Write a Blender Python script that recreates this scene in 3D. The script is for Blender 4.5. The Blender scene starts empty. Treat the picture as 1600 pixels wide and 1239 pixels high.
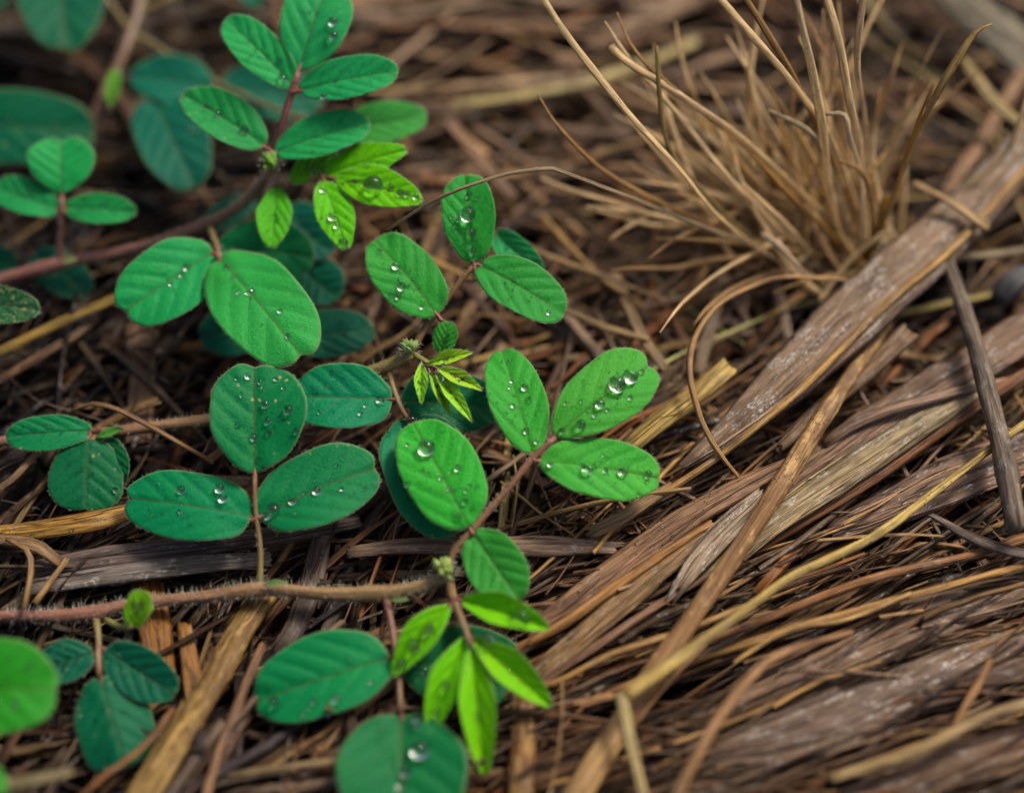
import bpy, math, random
import numpy as np
from mathutils import Vector, Matrix
from mathutils.bvhtree import BVHTree

rng = np.random.default_rng(7)
random.seed(7)
SC = bpy.context.scene
COL = SC.collection
SC.unit_settings.scale_length = 0.01            # one unit is one centimetre

# ------------------------------------------------------------------ camera
PITCH = math.radians(57.0)
DIST = 30.0
HALF = 6.5                                      # half the picture width (cm) at DIST
FWD = np.array([0.0, math.cos(PITCH), -math.sin(PITCH)])
UPV = np.array([0.0, math.sin(PITCH), math.cos(PITCH)])
RGT = np.array([1.0, 0.0, 0.0])
CAM = -FWD * DIST
PW, PH = 1600.0, 1239.0
TANH = HALF / DIST
cd = bpy.data.cameras.new('camera')
cam = bpy.data.objects.new('camera', cd)
COL.objects.link(cam)
cam.location = CAM
cam.rotation_euler = (math.pi / 2 - PITCH, 0, 0)
cd.sensor_width = 36.0
cd.lens = 18.0 / TANH
cd.clip_start = 0.5
cd.clip_end = 20000
cd.dof.use_dof = True
SC.camera = cam


def ray(px, py):
    a = (px - PW / 2) / (PW / 2) * TANH
    b = -(py - PH / 2) / (PW / 2) * TANH
    return FWD + RGT * a + UPV * b


def P(px, py, h=0.0):
    d = ray(px, py)
    return CAM + d * ((h - CAM[2]) / d[2])


def proj(p):
    v = np.asarray(p) - CAM
    z = v @ FWD
    return np.array([PW / 2 + (v @ RGT) / z / TANH * PW / 2, PH / 2 - (v @ UPV) / z / TANH * PW / 2])


def cm_per_px(p):
    return ((np.asarray(p) - CAM) @ FWD) * TANH / (PW / 2)


cd.dof.focus_distance = float((P(800, 890, 0.0) - CAM) @ FWD)
APERTURE = 1.55                                 # cm
cd.dof.aperture_fstop = cd.lens * 1e-3 / APERTURE
cd.dof.aperture_blades = 9

# ------------------------------------------------------------------ light
SUN_EL, SUN_AZ = math.radians(52), math.radians(46)
w = bpy.data.worlds.new('World')
SC.world = w
w.use_nodes = True
nt = w.node_tree
sky = nt.nodes.new('ShaderNodeTexSky')
sky.sky_type = 'NISHITA'
sky.sun_disc = False
sky.sun_elevation = SUN_EL
sky.sun_rotation = SUN_AZ
sky.air_density = 0.6
sky.dust_density = 5.0
sky.ozone_density = 0.3
nt.nodes['Background'].inputs[1].default_value = 0.1
nt.links.new(sky.outputs[0], nt.nodes['Background'].inputs[0])
sl = bpy.data.lights.new('sun', 'SUN')
sl.energy = 2.3
sl.angle = math.radians(14)
sl.color = (1.0, 0.93, 0.82)
so = bpy.data.objects.new('sun', sl)
COL.objects.link(so)
sd = Vector((math.sin(SUN_AZ) * math.cos(SUN_EL), math.cos(SUN_AZ) * math.cos(SUN_EL), math.sin(SUN_EL)))
so.rotation_euler = sd.to_track_quat('Z', 'Y').to_euler()
so.location = sd * 60
SC.view_settings.view_transform = 'Standard'
SC.view_settings.look = 'None'
SC.view_settings.exposure = 0.42
SC.view_settings.gamma = 1.0
SC.render.engine = 'CYCLES'
SC.cycles.use_denoising = True
SC.cycles.max_bounces = 8
SC.cycles.use_adaptive_sampling = True
SC.cycles.adaptive_threshold = 0.02
SC.cycles.transmission_bounces = 8
SC.cycles.diffuse_bounces = 2
SC.cycles.glossy_bounces = 3


# ------------------------------------------------------------------ materials
class NB:
    def __init__(s, name):
        s.m = bpy.data.materials.new(name)
        s.m.use_nodes = True
        s.t = s.m.node_tree
        s.t.nodes.clear()

    def n(s, typ, **kw):
        nd = s.t.nodes.new(typ)
        ins = kw.pop('ins', {})
        for k, v in kw.items():
            setattr(nd, k, v)
        for k, v in ins.items():
            s.set(nd, k, v)
        return nd

    def set(s, nd, k, v):
        if isinstance(v, bpy.types.NodeSocket):
            s.t.links.new(v, nd.inputs[k])
        else:
            nd.inputs[k].default_value = v

    def math(s, op, a, b=0.0, c=None, clamp=False):
        nd = s.n('ShaderNodeMath', operation=op, use_clamp=clamp)
        s.set(nd, 0, a)
        s.set(nd, 1, b)
        if c is not None:
            s.set(nd, 2, c)
        return nd.outputs[0]

    def mix(s, f, a, b, mode='MIX'):
        nd = s.n('ShaderNodeMix', data_type='RGBA', blend_type=mode)
        s.set(nd, 0, f)
        s.set(nd, 6, a)
        s.set(nd, 7, b)
        return nd.outputs[2]

    def ramp(s, x, a, b, lo=0.0, hi=1.0):
        nd = s.n('ShaderNodeMapRange', interpolation_type='SMOOTHSTEP')
        s.set(nd, 0, x)
        s.set(nd, 1, a)
        s.set(nd, 2, b)
        s.set(nd, 3, lo)
        s.set(nd, 4, hi)
        return nd.outputs[0]

    def noise(s, vec, scale=1.0, detail=2.0, rough=0.5):
        nd = s.n('ShaderNodeTexNoise', ins={'Vector': vec, 'Scale': scale, 'Detail': detail, 'Roughness': rough})
        return nd.outputs[0]

    def attr(s, name):
        return s.n('ShaderNodeAttribute', attribute_name=name)

    def sep(s, v):
        nd = s.n('ShaderNodeSeparateXYZ', ins={0: v})
        return nd.outputs

    def comb(s, x, y, z):
        nd = s.n('ShaderNodeCombineXYZ')
        s.set(nd, 0, x)
        s.set(nd, 1, y)
        s.set(nd, 2, z)
        return nd.outputs[0]

    def out(s, sh):
        o = s.n('ShaderNodeOutputMaterial')
        s.t.links.new(sh, o.inputs[0])
        return s.m


def mat_straw(name='dry_straw', glow=0.0):
    b = NB(name)
    suv = b.sep(b.attr('suv').outputs['Vector'])
    tint = b.attr('tint').outputs['Color']
    sty = b.sep(b.attr('style').outputs['Vector'])
    u, v, sd_ = suv[0], suv[1], suv[2]
    so1 = b.math('MULTIPLY', sd_, 37.0)
    v1 = b.comb(b.math('MULTIPLY_ADD', u, 0.9, so1), b.math('MULTIPLY', v, 14.0), so1)
    v2 = b.comb(b.math('MULTIPLY_ADD', u, 3.0, so1), b.math('MULTIPLY', v, 55.0), so1)
    v3 = b.comb(b.math('MULTIPLY_ADD', u, 1.6, so1), b.math('MULTIPLY', v, 3.5), so1)
    v4 = b.comb(b.math('ADD', u, so1), v, so1)
    n1 = b.noise(v1, 1.0, 3, 0.55)
    n2 = b.noise(v2, 1.0, 2, 0.6)
    n3 = b.noise(v3, 1.0, 4, 0.65)
    k = b.math('ADD', b.ramp(n1, 0.3, 0.72, 0.95 if glow else 0.45, 1.18 if glow else 1.25), b.ramp(n2, 0.32, 0.68, -0.34, 0.34))
    kc = b.comb(k, k, k)
    hs = b.n('ShaderNodeHueSaturation', ins={'Saturation': 1.06 if glow else 1.08, 'Value': 1.0 if glow else 0.85, 'Hue': 0.5 if glow else 0.494, 'Color': tint})
    tint = hs.outputs[0]
    c = b.mix(1.0, tint, kc, 'MULTIPLY')
    v7 = b.comb(b.math('MULTIPLY_ADD', u, 1.3, so1), b.math('MULTIPLY', v, 95.0), so1)
    n7 = b.noise(v7, 1.0, 2, 0.5)
    c = b.mix(b.ramp(n7, 0.56, 0.68, 0.0, 0.25 if glow else 0.6), c, b.mix(1.0, tint, (0.2, 0.15, 0.12, 1), 'MULTIPLY'))
    c = b.mix(b.ramp(n7, 0.44, 0.34, 0.0, 0.35), c, b.mix(1.0, tint, (1.5, 1.45, 1.4, 1), 'MULTIPLY'))
    dark = b.mix(1.0, tint, (0.28, 0.22, 0.2, 1), 'MULTIPLY')
    c = b.mix(b.math('MULTIPLY', b.ramp(n3, 0.5, 0.72), 0.25 if glow else 0.75), c, dark)
    # grey weathering
    n5 = b.noise(v3, 2.3, 3, 0.6)
    c = b.mix(b.math('MULTIPLY', b.ramp(n5, 0.55, 0.75), 0.22), c, (0.30, 0.26, 0.22, 1))
    # pale flaky crust
    n6 = b.noise(b.comb(b.math('MULTIPLY_ADD', u, 18.0, so1), b.math('MULTIPLY', v, 45.0), so1), 1.0, 4, 0.75)
    fl = b.math('MULTIPLY', b.math('MULTIPLY', b.ramp(n6, 0.5, 0.6), b.ramp(n5, 0.5, 0.62)), sty[1])
    c = b.mix(fl, c, (0.62, 0.59, 0.53, 1))
    # brown mottling of old canes
    n8 = b.noise(b.comb(b.math('MULTIPLY_ADD', u, 5.0, so1), b.math('MULTIPLY', v, 9.0), so1), 1.0, 4, 0.65)
    n9 = b.noise(b.comb(b.math('MULTIPLY_ADD', u, 0.5, so1), v, so1), 1.0, 1, 0.5)
    mo = b.math('MULTIPLY', b.ramp(b.math('MULTIPLY_ADD', n9, 0.5, b.math('MULTIPLY', n8, 0.75)), 0.57, 0.68), sty[2])
    c = b.mix(mo, c, b.mix(1.0, tint, (0.3, 0.2, 0.2, 1), 'MULTIPLY'))
    # small dark fungal specks
    vo = b.n('ShaderNodeTexVoronoi', feature='F1', ins={'Vector': v4, 'Scale': 24.0, 'Randomness': 1.0})
    sp = b.math('MULTIPLY', b.math('LESS_THAN', b.math('DIVIDE', vo.outputs['Distance'], b.math('MULTIPLY_ADD', b.n('ShaderNodeSeparateColor', ins={0: vo.outputs['Color']}).outputs[0], 0.32, 0.04)), 1.0), b.ramp(b.noise(v4, 2.2, 2), 0.4, 0.6))
    c = b.mix(b.math('MULTIPLY', sp, sty[0]), c, (0.015, 0.01, 0.008, 1))
    h = b.math('SUBTRACT', b.math('ADD', b.math('MULTIPLY', n1, 0.7), b.math('MULTIPLY', n2, 0.5)), b.math('MULTIPLY', n7, 0.4))
    bump = b.n('ShaderNodeBump', ins={'Strength': 0.7, 'Distance': 0.04, 'Height': h})
    p = b.n('ShaderNodeBsdfPrincipled', ins={'Base Color': c, 'Roughness': b.ramp(n3, 0.3, 0.7, 0.62, 0.4),
            'Specular IOR Level': 0.25, 'Normal': bump.outputs[0]})
    if glow:                                    # thin dead blades let light through
        tr = b.n('ShaderNodeBsdfTranslucent', ins={'Color': c})
        ms = b.n('ShaderNodeMixShader', ins={0: glow})
        b.t.links.new(p.outputs[0], ms.inputs[1])
        b.t.links.new(tr.outputs[0], ms.inputs[2])
        return b.out(ms.outputs[0])
    return b.out(p.outputs[0])


VEINS = 5.0


def mat_leaf():
    b = NB('leaflet_green')
    lf = b.sep(b.attr('lf').outputs['Vector'])
    s_, t_, r_ = lf[0], lf[1], lf[2]
    oi = b.n('ShaderNodeObjectInfo')
    base = oi.outputs['Color']
    geo = b.n('ShaderNodeTexCoord')
    at = b.math('ABSOLUTE', t_)
    side = b.math('MULTIPLY', b.math('GREATER_THAN', t_, 0.0), 0.5)
    curve = b.math('MULTIPLY', b.math('POWER', at, 1.25), 0.40)
    ph = b.math('ADD', b.math('MULTIPLY', b.math('SUBTRACT', s_, curve), VEINS), side)
    fr = b.math('ABSOLUTE', b.math('SUBTRACT', b.math('FRACT', ph), 0.5))      # 0.5 at a vein
    dv = b.math('SUBTRACT', 0.5, fr)
    vein = b.math('MULTIPLY', b.ramp(dv, 0.0, 0.05, 1.0, 0.0), b.ramp(at, 0.6, 0.92, 1.0, 0.0))
    mid = b.ramp(at, 0.012, 0.045, 1.0, 0.0)
    puff = b.math('ADD', b.ramp(dv, 0.0, 0.36), b.math('MULTIPLY', b.ramp(at, 0.0, 0.12), 1.2))
    obj = geo.outputs['Object']
    n1 = b.noise(obj, 1.6, 3)
    n2 = b.noise(obj, 24.0, 2)
    n3 = b.noise(obj, 75.0, 2)
    yel = b.mix(1.0, base, (1.9, 1.12, 0.6, 1), 'MULTIPLY')
    c = b.mix(b.ramp(n1, 0.45, 0.75, 0.0, 0.3), base, yel)
    f = b.math('ADD', b.ramp(n2, 0.3, 0.7, 0.92, 1.08), b.ramp(n3, 0.3, 0.7, -0.06, 0.06))
    c = b.mix(1.0, c, b.comb(f, f, f), 'MULTIPLY')
    dk = b.mix(1.0, base, (0.8, 0.55, 0.6, 1), 'MULTIPLY')
    c = b.mix(b.math('MULTIPLY', vein, 0.5), c, dk)
    c = b.mix(b.math('MULTIPLY', mid, 0.7), c, b.mix(0.5, dk, (0.10, 0.10, 0.03, 1)))
    # pale rim
    rim = b.ramp(r_, 0.955, 0.995)
    c = b.mix(b.math('MULTIPLY', rim, 0.6), c, (0.20, 0.24, 0.10, 1))
    # leaf-spot scars, amount kept in the alpha of the object colour
    vo = b.n('ShaderNodeTexVoronoi', feature='F1', ins={'Vector': b.n('ShaderNodeMapping', ins={'Vector': obj, 'Scale': (1.0, 1.0, 1.0)}).outputs[0], 'Scale': 6.5})
    na = b.noise(obj, 30.0, 3, 0.7)
    nb = b.noise(obj, 1.9, 1)
    dis = oi.outputs['Alpha']
    spot = b.math('MULTIPLY', b.ramp(b.math('MULTIPLY_ADD', na, 0.35, vo.outputs['Distance']), 0.27, 0.34, 1.0, 0.0), b.ramp(nb, 0.48, 0.6))
    crust = b.math('MULTIPLY', b.ramp(na, 0.57, 0.66), b.math('GREATER_THAN', dis, 0.9))
    spot = b.math('MULTIPLY', b.math('MAXIMUM', spot, crust), dis, clamp=True)
    c = b.mix(spot, c, b.mix(n2, (0.42, 0.40, 0.20, 1), (0.50, 0.30, 0.10, 1)))
    h = b.math('ADD', b.math('MULTIPLY', puff, 0.2), b.math('ADD', b.math('MULTIPLY', n2, 0.3), b.math('MULTIPLY', n3, 0.22)))
    bump = b.n('ShaderNodeBump', ins={'Strength': 0.55, 'Distance': 0.05, 'Height': h})
    p = b.n('ShaderNodeBsdfPrincipled', ins={'Base Color': c, 'Roughness': 0.45, 'Specular IOR Level': 0.13,
            'Sheen Weight': 0.02, 'Sheen Roughness': 0.45, 'Sheen Tint': (0.75, 1.0, 0.9, 1), 'Normal': bump.outputs[0]})
    tr = b.n('ShaderNodeBsdfTranslucent', ins={'Color': b.mix(1.0, c, (1.9, 1.6, 0.7, 1), 'MULTIPLY')})
    ms = b.n('ShaderNodeMixShader', ins={0: 0.2})
    b.t.links.new(p.outputs[0], ms.inputs[1])
    b.t.links.new(tr.outputs[0], ms.inputs[2])
    return b.out(ms.outputs[0])


def mat_stem():
    b = NB('vine_stem')
    tint = b.attr('tint').outputs['Color']
    suv = b.sep(b.attr('suv').outputs['Vector'])
    v = b.comb(b.math('MULTIPLY', suv[0], 2.0), b.math('MULTIPLY', suv[1], 14.0), 0.0)
    n1 = b.noise(v, 1.0, 3)
    n2 = b.noise(b.comb(suv[0], suv[1], 1.0), 30.0, 2)
    f = b.math('ADD', b.ramp(n1, 0.3, 0.7, 0.7, 1.15), b.ramp(n2, 0.3, 0.7, -0.15, 0.15))
    c = b.mix(1.0, tint, b.comb(f, f, f), 'MULTIPLY')
    bump = b.n('ShaderNodeBump', ins={'Strength': 0.5, 'Distance': 0.02, 'Height': b.math('ADD', n1, n2)})
    p = b.n('ShaderNodeBsdfPrincipled', ins={'Base Color': c, 'Roughness': 0.42, 'Specular IOR Level': 0.5, 'Normal': bump.outputs[0]})
    return b.out(p.outputs[0])


def mat_hair():
    b = NB('pale_hair')
    p = b.n('ShaderNodeBsdfPrincipled', ins={'Base Color': (0.6, 0.6, 0.5, 1), 'Roughness': 0.4})
    return b.out(p.outputs[0])


def mat_water():
    b = NB('water')
    p = b.n('ShaderNodeBsdfPrincipled', ins={'Base Color': (1, 1, 1, 1), 'Roughness': 0.0, 'IOR': 1.333, 'Transmission Weight': 1.0})
    return b.out(p.outputs[0])


def mat_soil():
    b = NB('dark_damp_soil')
    tc = b.n('ShaderNodeTexCoord').outputs['Object']
    n1 = b.noise(tc, 1.2, 5, 0.65)
    n2 = b.noise(tc, 9.0, 4, 0.7)
    mp = b.n('ShaderNodeMapping', ins={'Vector': tc, 'Rotation': (0, 0, 0.4), 'Scale': (0.8, 7.0, 1.0)})
    n3 = b.noise(mp.outputs[0], 1.0, 4, 0.65)
    c = b.mix(n1, (0.010, 0.007, 0.005, 1), (0.045, 0.028, 0.016, 1))
    c = b.mix(b.ramp(n3, 0.5, 0.7, 0, 0.6), c, (0.13, 0.08, 0.045, 1))
    bump = b.n('ShaderNodeBump', ins={'Strength': 1.0, 'Distance': 0.15, 'Height': b.math('ADD', n2, n3)})
    p = b.n('ShaderNodeBsdfPrincipled', ins={'Base Color': c, 'Roughness': 0.75, 'Specular IOR Level': 0.3, 'Normal': bump.outputs[0]})
    return b.out(p.outputs[0])


M_GRASS = mat_straw('dead_grass', 0.5)
M_STRAW, M_LEAF, M_STEM, M_HAIR, M_WATER, M_SOIL = mat_straw(), mat_leaf(), mat_stem(), mat_hair(), mat_water(), mat_soil()


# ------------------------------------------------------------------ helpers
def tag(o, label=None, cat=None, group=None, kind=None):
    if label: o['label'] = label
    if cat: o['category'] = cat
    if group: o['group'] = group
    if kind: o['kind'] = kind
    return o


def empty(name, loc):
    o = bpy.data.objects.new(name, None)
    o.empty_display_size = 0.3
    o.location = [float(x) for x in loc]
    COL.objects.link(o)
    return o


def link(name, me, parent=None):
    o = bpy.data.objects.new(name, me)
    COL.objects.link(o)
    if parent is not None:
        o.parent = parent
    return o


def world_loc(o):
    l = np.zeros(3)
    while o is not None:
        l += np.array(o.location)
        o = o.parent
    return l


def make_mesh(name, V, F, mats, attrs=None, midx=None, smooth=True):
    me = bpy.data.meshes.new(name)
    V = np.asarray(V, dtype=np.float32)
    if isinstance(F, np.ndarray) and F.ndim == 2:
        k = F.shape[1]
        me.vertices.add(len(V))
        me.vertices.foreach_set('co', V.ravel())
        me.loops.add(F.size)
        me.loops.foreach_set('vertex_index', F.astype(np.int32).ravel())
        me.polygons.add(len(F))
        me.polygons.foreach_set('loop_start', np.arange(0, F.size, k, dtype=np.int32))
        me.update(calc_edges=True)
    else:
        me.from_pydata(V.tolist(), [], [list(map(int, f)) for f in F])
    for m in mats:
        me.materials.append(m)
    if smooth:
        me.polygons.foreach_set('use_smooth', np.ones(len(me.polygons), dtype=bool))
    if midx is not None:
        me.polygons.foreach_set('material_index', np.asarray(midx, dtype=np.int32))
    for k, a in (attrs or {}).items():
        a = np.asarray(a, dtype=np.float32)
        if a.shape[1] == 4:
            at = me.attributes.new(k, 'FLOAT_COLOR', 'POINT')
            at.data.foreach_set('color', a.ravel())
        else:
            at = me.attributes.new(k, 'FLOAT_VECTOR', 'POINT')
            at.data.foreach_set('vector', a.ravel())
    me.update()
    return me


def spline(pts, n):
    """Catmull-Rom through rows of pts, n samples evenly spaced by length."""
    pts = np.asarray(pts, float)
    if len(pts) == 2:
        return pts[0] + (pts[1] - pts[0]) * np.linspace(0, 1, n)[:, None]
    q = np.vstack([2 * pts[0] - pts[1], pts, 2 * pts[-1] - pts[-2]])
    seg = []
    for i in range(1, len(q) - 2):
        t = np.linspace(0, 1, 16, endpoint=False)[:, None]
        p0, p1, p2, p3 = q[i - 1], q[i], q[i + 1], q[i + 2]
        seg.append(0.5 * (2 * p1 + (p2 - p0) * t + (2 * p0 - 5 * p1 + 4 * p2 - p3) * t ** 2 + (3 * p1 - p0 - 3 * p2 + p3) * t ** 3))
    d = np.vstack(seg + [pts[-1:]])
    L = np.r_[0, np.cumsum(np.linalg.norm(np.diff(d[:, :3], axis=0), axis=1))]
    s = np.linspace(0, L[-1], n)
    return np.stack([np.interp(s, L, d[:, k]) for k in range(d.shape[1])], 1)


def frames(c, upv, twist=None):
    t = np.gradient(c, axis=0)
    t /= np.linalg.norm(t, axis=1)[:, None] + 1e-9
    up = np.tile(np.asarray(upv, float), (len(c), 1))
    y = np.cross(up, t)
    y /= np.linalg.norm(y, axis=1)[:, None] + 1e-9
    n = np.cross(t, y)
    if twist is not None:
        cs, sn = np.cos(twist)[:, None], np.sin(twist)[:, None]
        y, n = y * cs + n * sn, n * cs - y * sn
    return t, y, n


def straw_geo(c, width, thick, m=4, arch=0.0, ridge=0.0, jag0=0.0, jag1=0.0, twist=None, upv=(0, 0, 1), r=rng):
    """Flattened strip or stalk: closed section with m columns on top and below."""
    n = len(c)
    t, y, nn = frames(c, upv, twist)
    v = np.linspace(-1, 1, m + 1)
    prof_t = np.sqrt(np.clip(1 - v ** 2, 0, 1))
    top = prof_t * 0.5
    rid = r.normal(0, ridge, m + 1) if ridge > 0 else np.zeros(m + 1)
    rid[0] = rid[-1] = 0
    ar = arch * (1 - v ** 2)
    w = np.asarray(width)[:, None]
    th = np.asarray(thick)[:, None]
    wob = np.zeros((n, m + 1))
    if ridge > 0:
        a = r.normal(0, 1, (max(3, n // 4), m + 1))
        for j in range(m + 1):
            wob[:, j] = np.interp(np.linspace(0, 1, n), np.linspace(0, 1, len(a)), a[:, j]) * ridge * 0.5
    zt = th * top[None] + w * (ar + rid)[None] + w * wob
    zb = -th * top[None] + w * (ar + rid)[None] + w * wob
    yy = v[None] * w * 0.5
    X = np.zeros((n, m + 1))
    if jag0 > 0:
        X[0] -= r.uniform(0, jag0, m + 1)
        X[1] -= X[0] * -0.3
    if jag1 > 0:
        X[-1] += r.uniform(0, jag1, m + 1)
        X[-2] += X[-1] * 0.3
    T = c[:, None] + t[:, None] * X[..., None] + y[:, None] * yy[..., None] + nn[:, None] * zt[..., None]
    B = c[:, None] + t[:, None] * X[..., None] + y[:, None] * yy[..., None] + nn[:, None] * zb[..., None]
    ring = np.concatenate([T, B[:, ::-1][:, 1:-1]], 1)          # closed ring
    k = ring.shape[1]
    V = ring.reshape(-1, 3)
    i = np.arange(n - 1)[:, None] * k
    j = np.arange(k)[None]
    j2 = (j + 1) % k
    F = np.stack([(i + j), (i + k + j), (i + k + j2), (i + j2)], -1).reshape(-1, 4)
    # end caps: quads between top and bottom columns
    caps = []
    bot = [0] + [k - q for q in range(1, m)] + [m]
    for e, base in ((0, 0), (1, (n - 1) * k)):
        for q in range(m):
            a_, b_, c_, d_ = base + q, base + q + 1, base + bot[q + 1], base + bot[q]
            f = [a_, b_, c_, d_] if e == 0 else [d_, c_, b_, a_]
            caps.append(f)
    caps = np.array(caps)
    good = np.array([len(set(f)) == 4 for f in caps.tolist()])
    F = np.vstack([F, caps[good]])
    Ls = np.r_[0, np.cumsum(np.linalg.norm(np.diff(c, axis=0), axis=1))]
    vv = np.concatenate([yy, yy[:, ::-1][:, 1:-1] + 0.37], 1)
    uu = np.repeat(Ls[:, None], k, 1)
    return V, F, uu.ravel(), vv.ravel()


def straw_attrs(u, v, seed, tint, style):
    n = len(u)
    return {'suv': np.stack([u, v, np.full(n, seed)], 1), 'tint': np.tile(np.r_[tint, 1.0], (n, 1)), 'style': np.tile(np.asarray(style, float), (n, 1))}


TAN, GOLD, BROWN, RED = (0.44, 0.27, 0.115), (0.54, 0.34, 0.13), (0.22, 0.12, 0.056), (0.27, 0.115, 0.04)
GREY, DARK, PALE, ORANGE, YEL = (0.30, 0.21, 0.13), (0.075, 0.044, 0.026), (0.86, 0.67, 0.39), (0.30, 0.14, 0.03), (0.56, 0.42, 0.14)
BLUEGREY = (0.19, 0.145, 0.10)


def th_of(thick, w_):
    return w_ * thick


def straw_obj(name, pts, tint, label=None, cat='straw', parent=None, m=6, arch=0.05, ridge=0.0120, jag=(0.05, 0.05), thick=0.35,
              style=(0.2, 0.1, 0), twist=None, n=None, group=None, upv=(0, 0, 1), tw=0.0, strips=0):
    """pts rows: px, py, height, width in photo pixels."""
    W = np.array([list(P(p[0], p[1], p[2])) + [p[3] * cm_per_px(P(p[0], p[1], p[2]))] for p in pts])
    L = np.linalg.norm(np.diff(W[:, :3], axis=0), axis=1).sum()
    n = n or int(np.clip(L * 6, 8, 60))
    s = spline(W, n)
    c, wd = s[:, :3], np.clip(s[:, 3], 0.004, None)
    wd = wd * (1 + 0.05 * np.interp(np.linspace(0, 1, n), np.linspace(0, 1, max(4, n // 2)), rng.normal(0, 1, max(4, n // 2))))
    c = c.copy()
    c[:, 2] += np.interp(np.linspace(0, 1, n), np.linspace(0, 1, max(4, n // 4)), rng.normal(0, 0.015, max(4, n // 4)))
    tws = None
    if twist is not None or tw:
        tws = np.linspace(0, twist or 0, n) + tw
    V, F, u, v = straw_geo(c, wd, wd * thick if np.isscalar(thick) else thick, m, arch, ridge, jag[0], jag[1], tws, upv)
    off = c.mean(0)
    off[2] = c[:, 2].min()
    if parent is not None:
        off = world_loc(parent)
    at = straw_attrs(u, v, rng.random(), tint, style)
    if strips:                                  # loosened fibres and slivers of the same blade
        Vs, Fs, ats, nv = [V], [F], [at], len(V)
        t_, y_, n_ = frames(c, upv, tws)
        mw = wd.max()
        for _ in range(strips):
            a0 = rng.uniform(-.1, .75)
            a1 = min(1.0, a0 + rng.uniform(.2, .75))
            a0 = max(0.0, a0)
            ns = int(max(6, (a1 - a0) * n * 1.3))
            ii = np.linspace(a0, a1, ns) * (n - 1)
            g = lambda A: np.stack([np.interp(ii, np.arange(n), A[:, q]) for q in range(3)], 1)
            ws = np.interp(ii, np.arange(n), wd)
            vv = rng.uniform(-.5, .5) + np.interp(np.linspace(0, 1, ns), np.linspace(0, 1, 4), rng.normal(0, .035, 4))
            if rng.random() < .3:
                vv = vv + np.sign(rng.normal()) * np.linspace(0, 1, ns) ** 3 * rng.uniform(.1, .4)
            vc = np.clip(vv, -.5, .5)
            lift = arch * (1 - (2 * vc) ** 2) * ws + .5 * th_of(thick, ws) * np.sqrt(np.clip(1 - (2 * vc) ** 2, 0, 1)) + rng.uniform(.0, .004) + rng.uniform(0, .03) * np.abs(np.linspace(-1, 1, ns)) ** 4
            cs = g(c) + g(y_) * (vv * ws)[:, None] + g(n_) * lift[:, None]
            w2 = rng.uniform(.012, .07) * mw * np.clip(np.sin(np.linspace(.12, 3.02, ns)) * 2.2, .12, 1)
            V2, F2, u2, v2 = straw_geo(cs, w2, w2 * .35, 3, .1, 0, 0, .03, np.full(ns, rng.normal(0, .25)), upv)
            Vs.append(V2)
            Fs.append(F2 + nv)
            nv += len(V2)
            ats.append(straw_attrs(u2, v2, rng.random(), np.clip(np.array(tint) * rng.choice([rng.uniform(.3, .7), rng.uniform(1.0, 1.7)]) * np.array([1, rng.uniform(.9, 1.03), rng.uniform(.8, 1.05)]), .01, .7), (style[0] * .5, style[1] * .4, 0)))
        V, F = np.vstack(Vs), np.vstack(Fs)
        at = {k: np.vstack([q[k] for q in ats]) for k in at}
    me = make_mesh(name, V - off, F, [M_GRASS if parent is not None else M_STRAW], at)
    o = link(name, me, parent)
    if parent is None:
        o.location = off
        tag(o, label, cat, group)
    return o


# ------------------------------------------------------------------ ground
def ground():
    xs = np.r_[-4000, -600, -120, -40, np.linspace(-18, 18, 60), 40, 120, 600, 4000]
    ys = np.r_[-4000, -600, -120, -40, np.linspace(-14, 22, 60), 45, 120, 600, 4000]
    X, Y = np.meshgrid(xs, ys)
    Z = -1.25 + 0.18 * np.sin(X * 0.9 + 1) * np.cos(Y * 0.7) + 0.08 * rng.normal(0, 1, X.shape) * (np.abs(X) < 17) * (np.abs(Y) < 20)
    V = np.stack([X, Y, Z], -1).reshape(-1, 3)
    nx = len(xs)
    i, j = np.meshgrid(np.arange(len(ys) - 1), np.arange(nx - 1), indexing='ij')
    a = (i * nx + j).ravel()
    F = np.stack([a, a + 1, a + nx + 1, a + nx], 1)
    tag(link('ground', make_mesh('ground', V, F, [M_SOIL])), kind='structure')


ground()


def lay_angle(px, py):
    """How the litter lies, degrees in the picture, by region."""
    r = rng.random()
    if px > 850 and py > 880:
        return rng.normal(17, 8)
    if px > 880 and py > 600:
        return rng.normal(30, 10) if r < 0.85 else rng.normal(-40, 25)
    if py < 330:
        return rng.normal(6, 14) if r < 0.7 else rng.normal(-35, 22)
    if px > 1000:
        return rng.normal(28, 18) if r < 0.65 else rng.normal(-45, 28)
    if px > 480 and py < 620:
        return rng.normal(8, 18) if r < 0.45 else (rng.normal(-42, 15) if r < 0.75 else rng.normal(50, 15))
    if py > 800:
        return rng.normal(15, 14) if r < 0.5 else rng.normal(58, 20)
    return rng.normal(55, 18) if r < 0.5 else (rng.normal(-30, 22) if r < 0.75 else rng.normal(15, 20))


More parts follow.
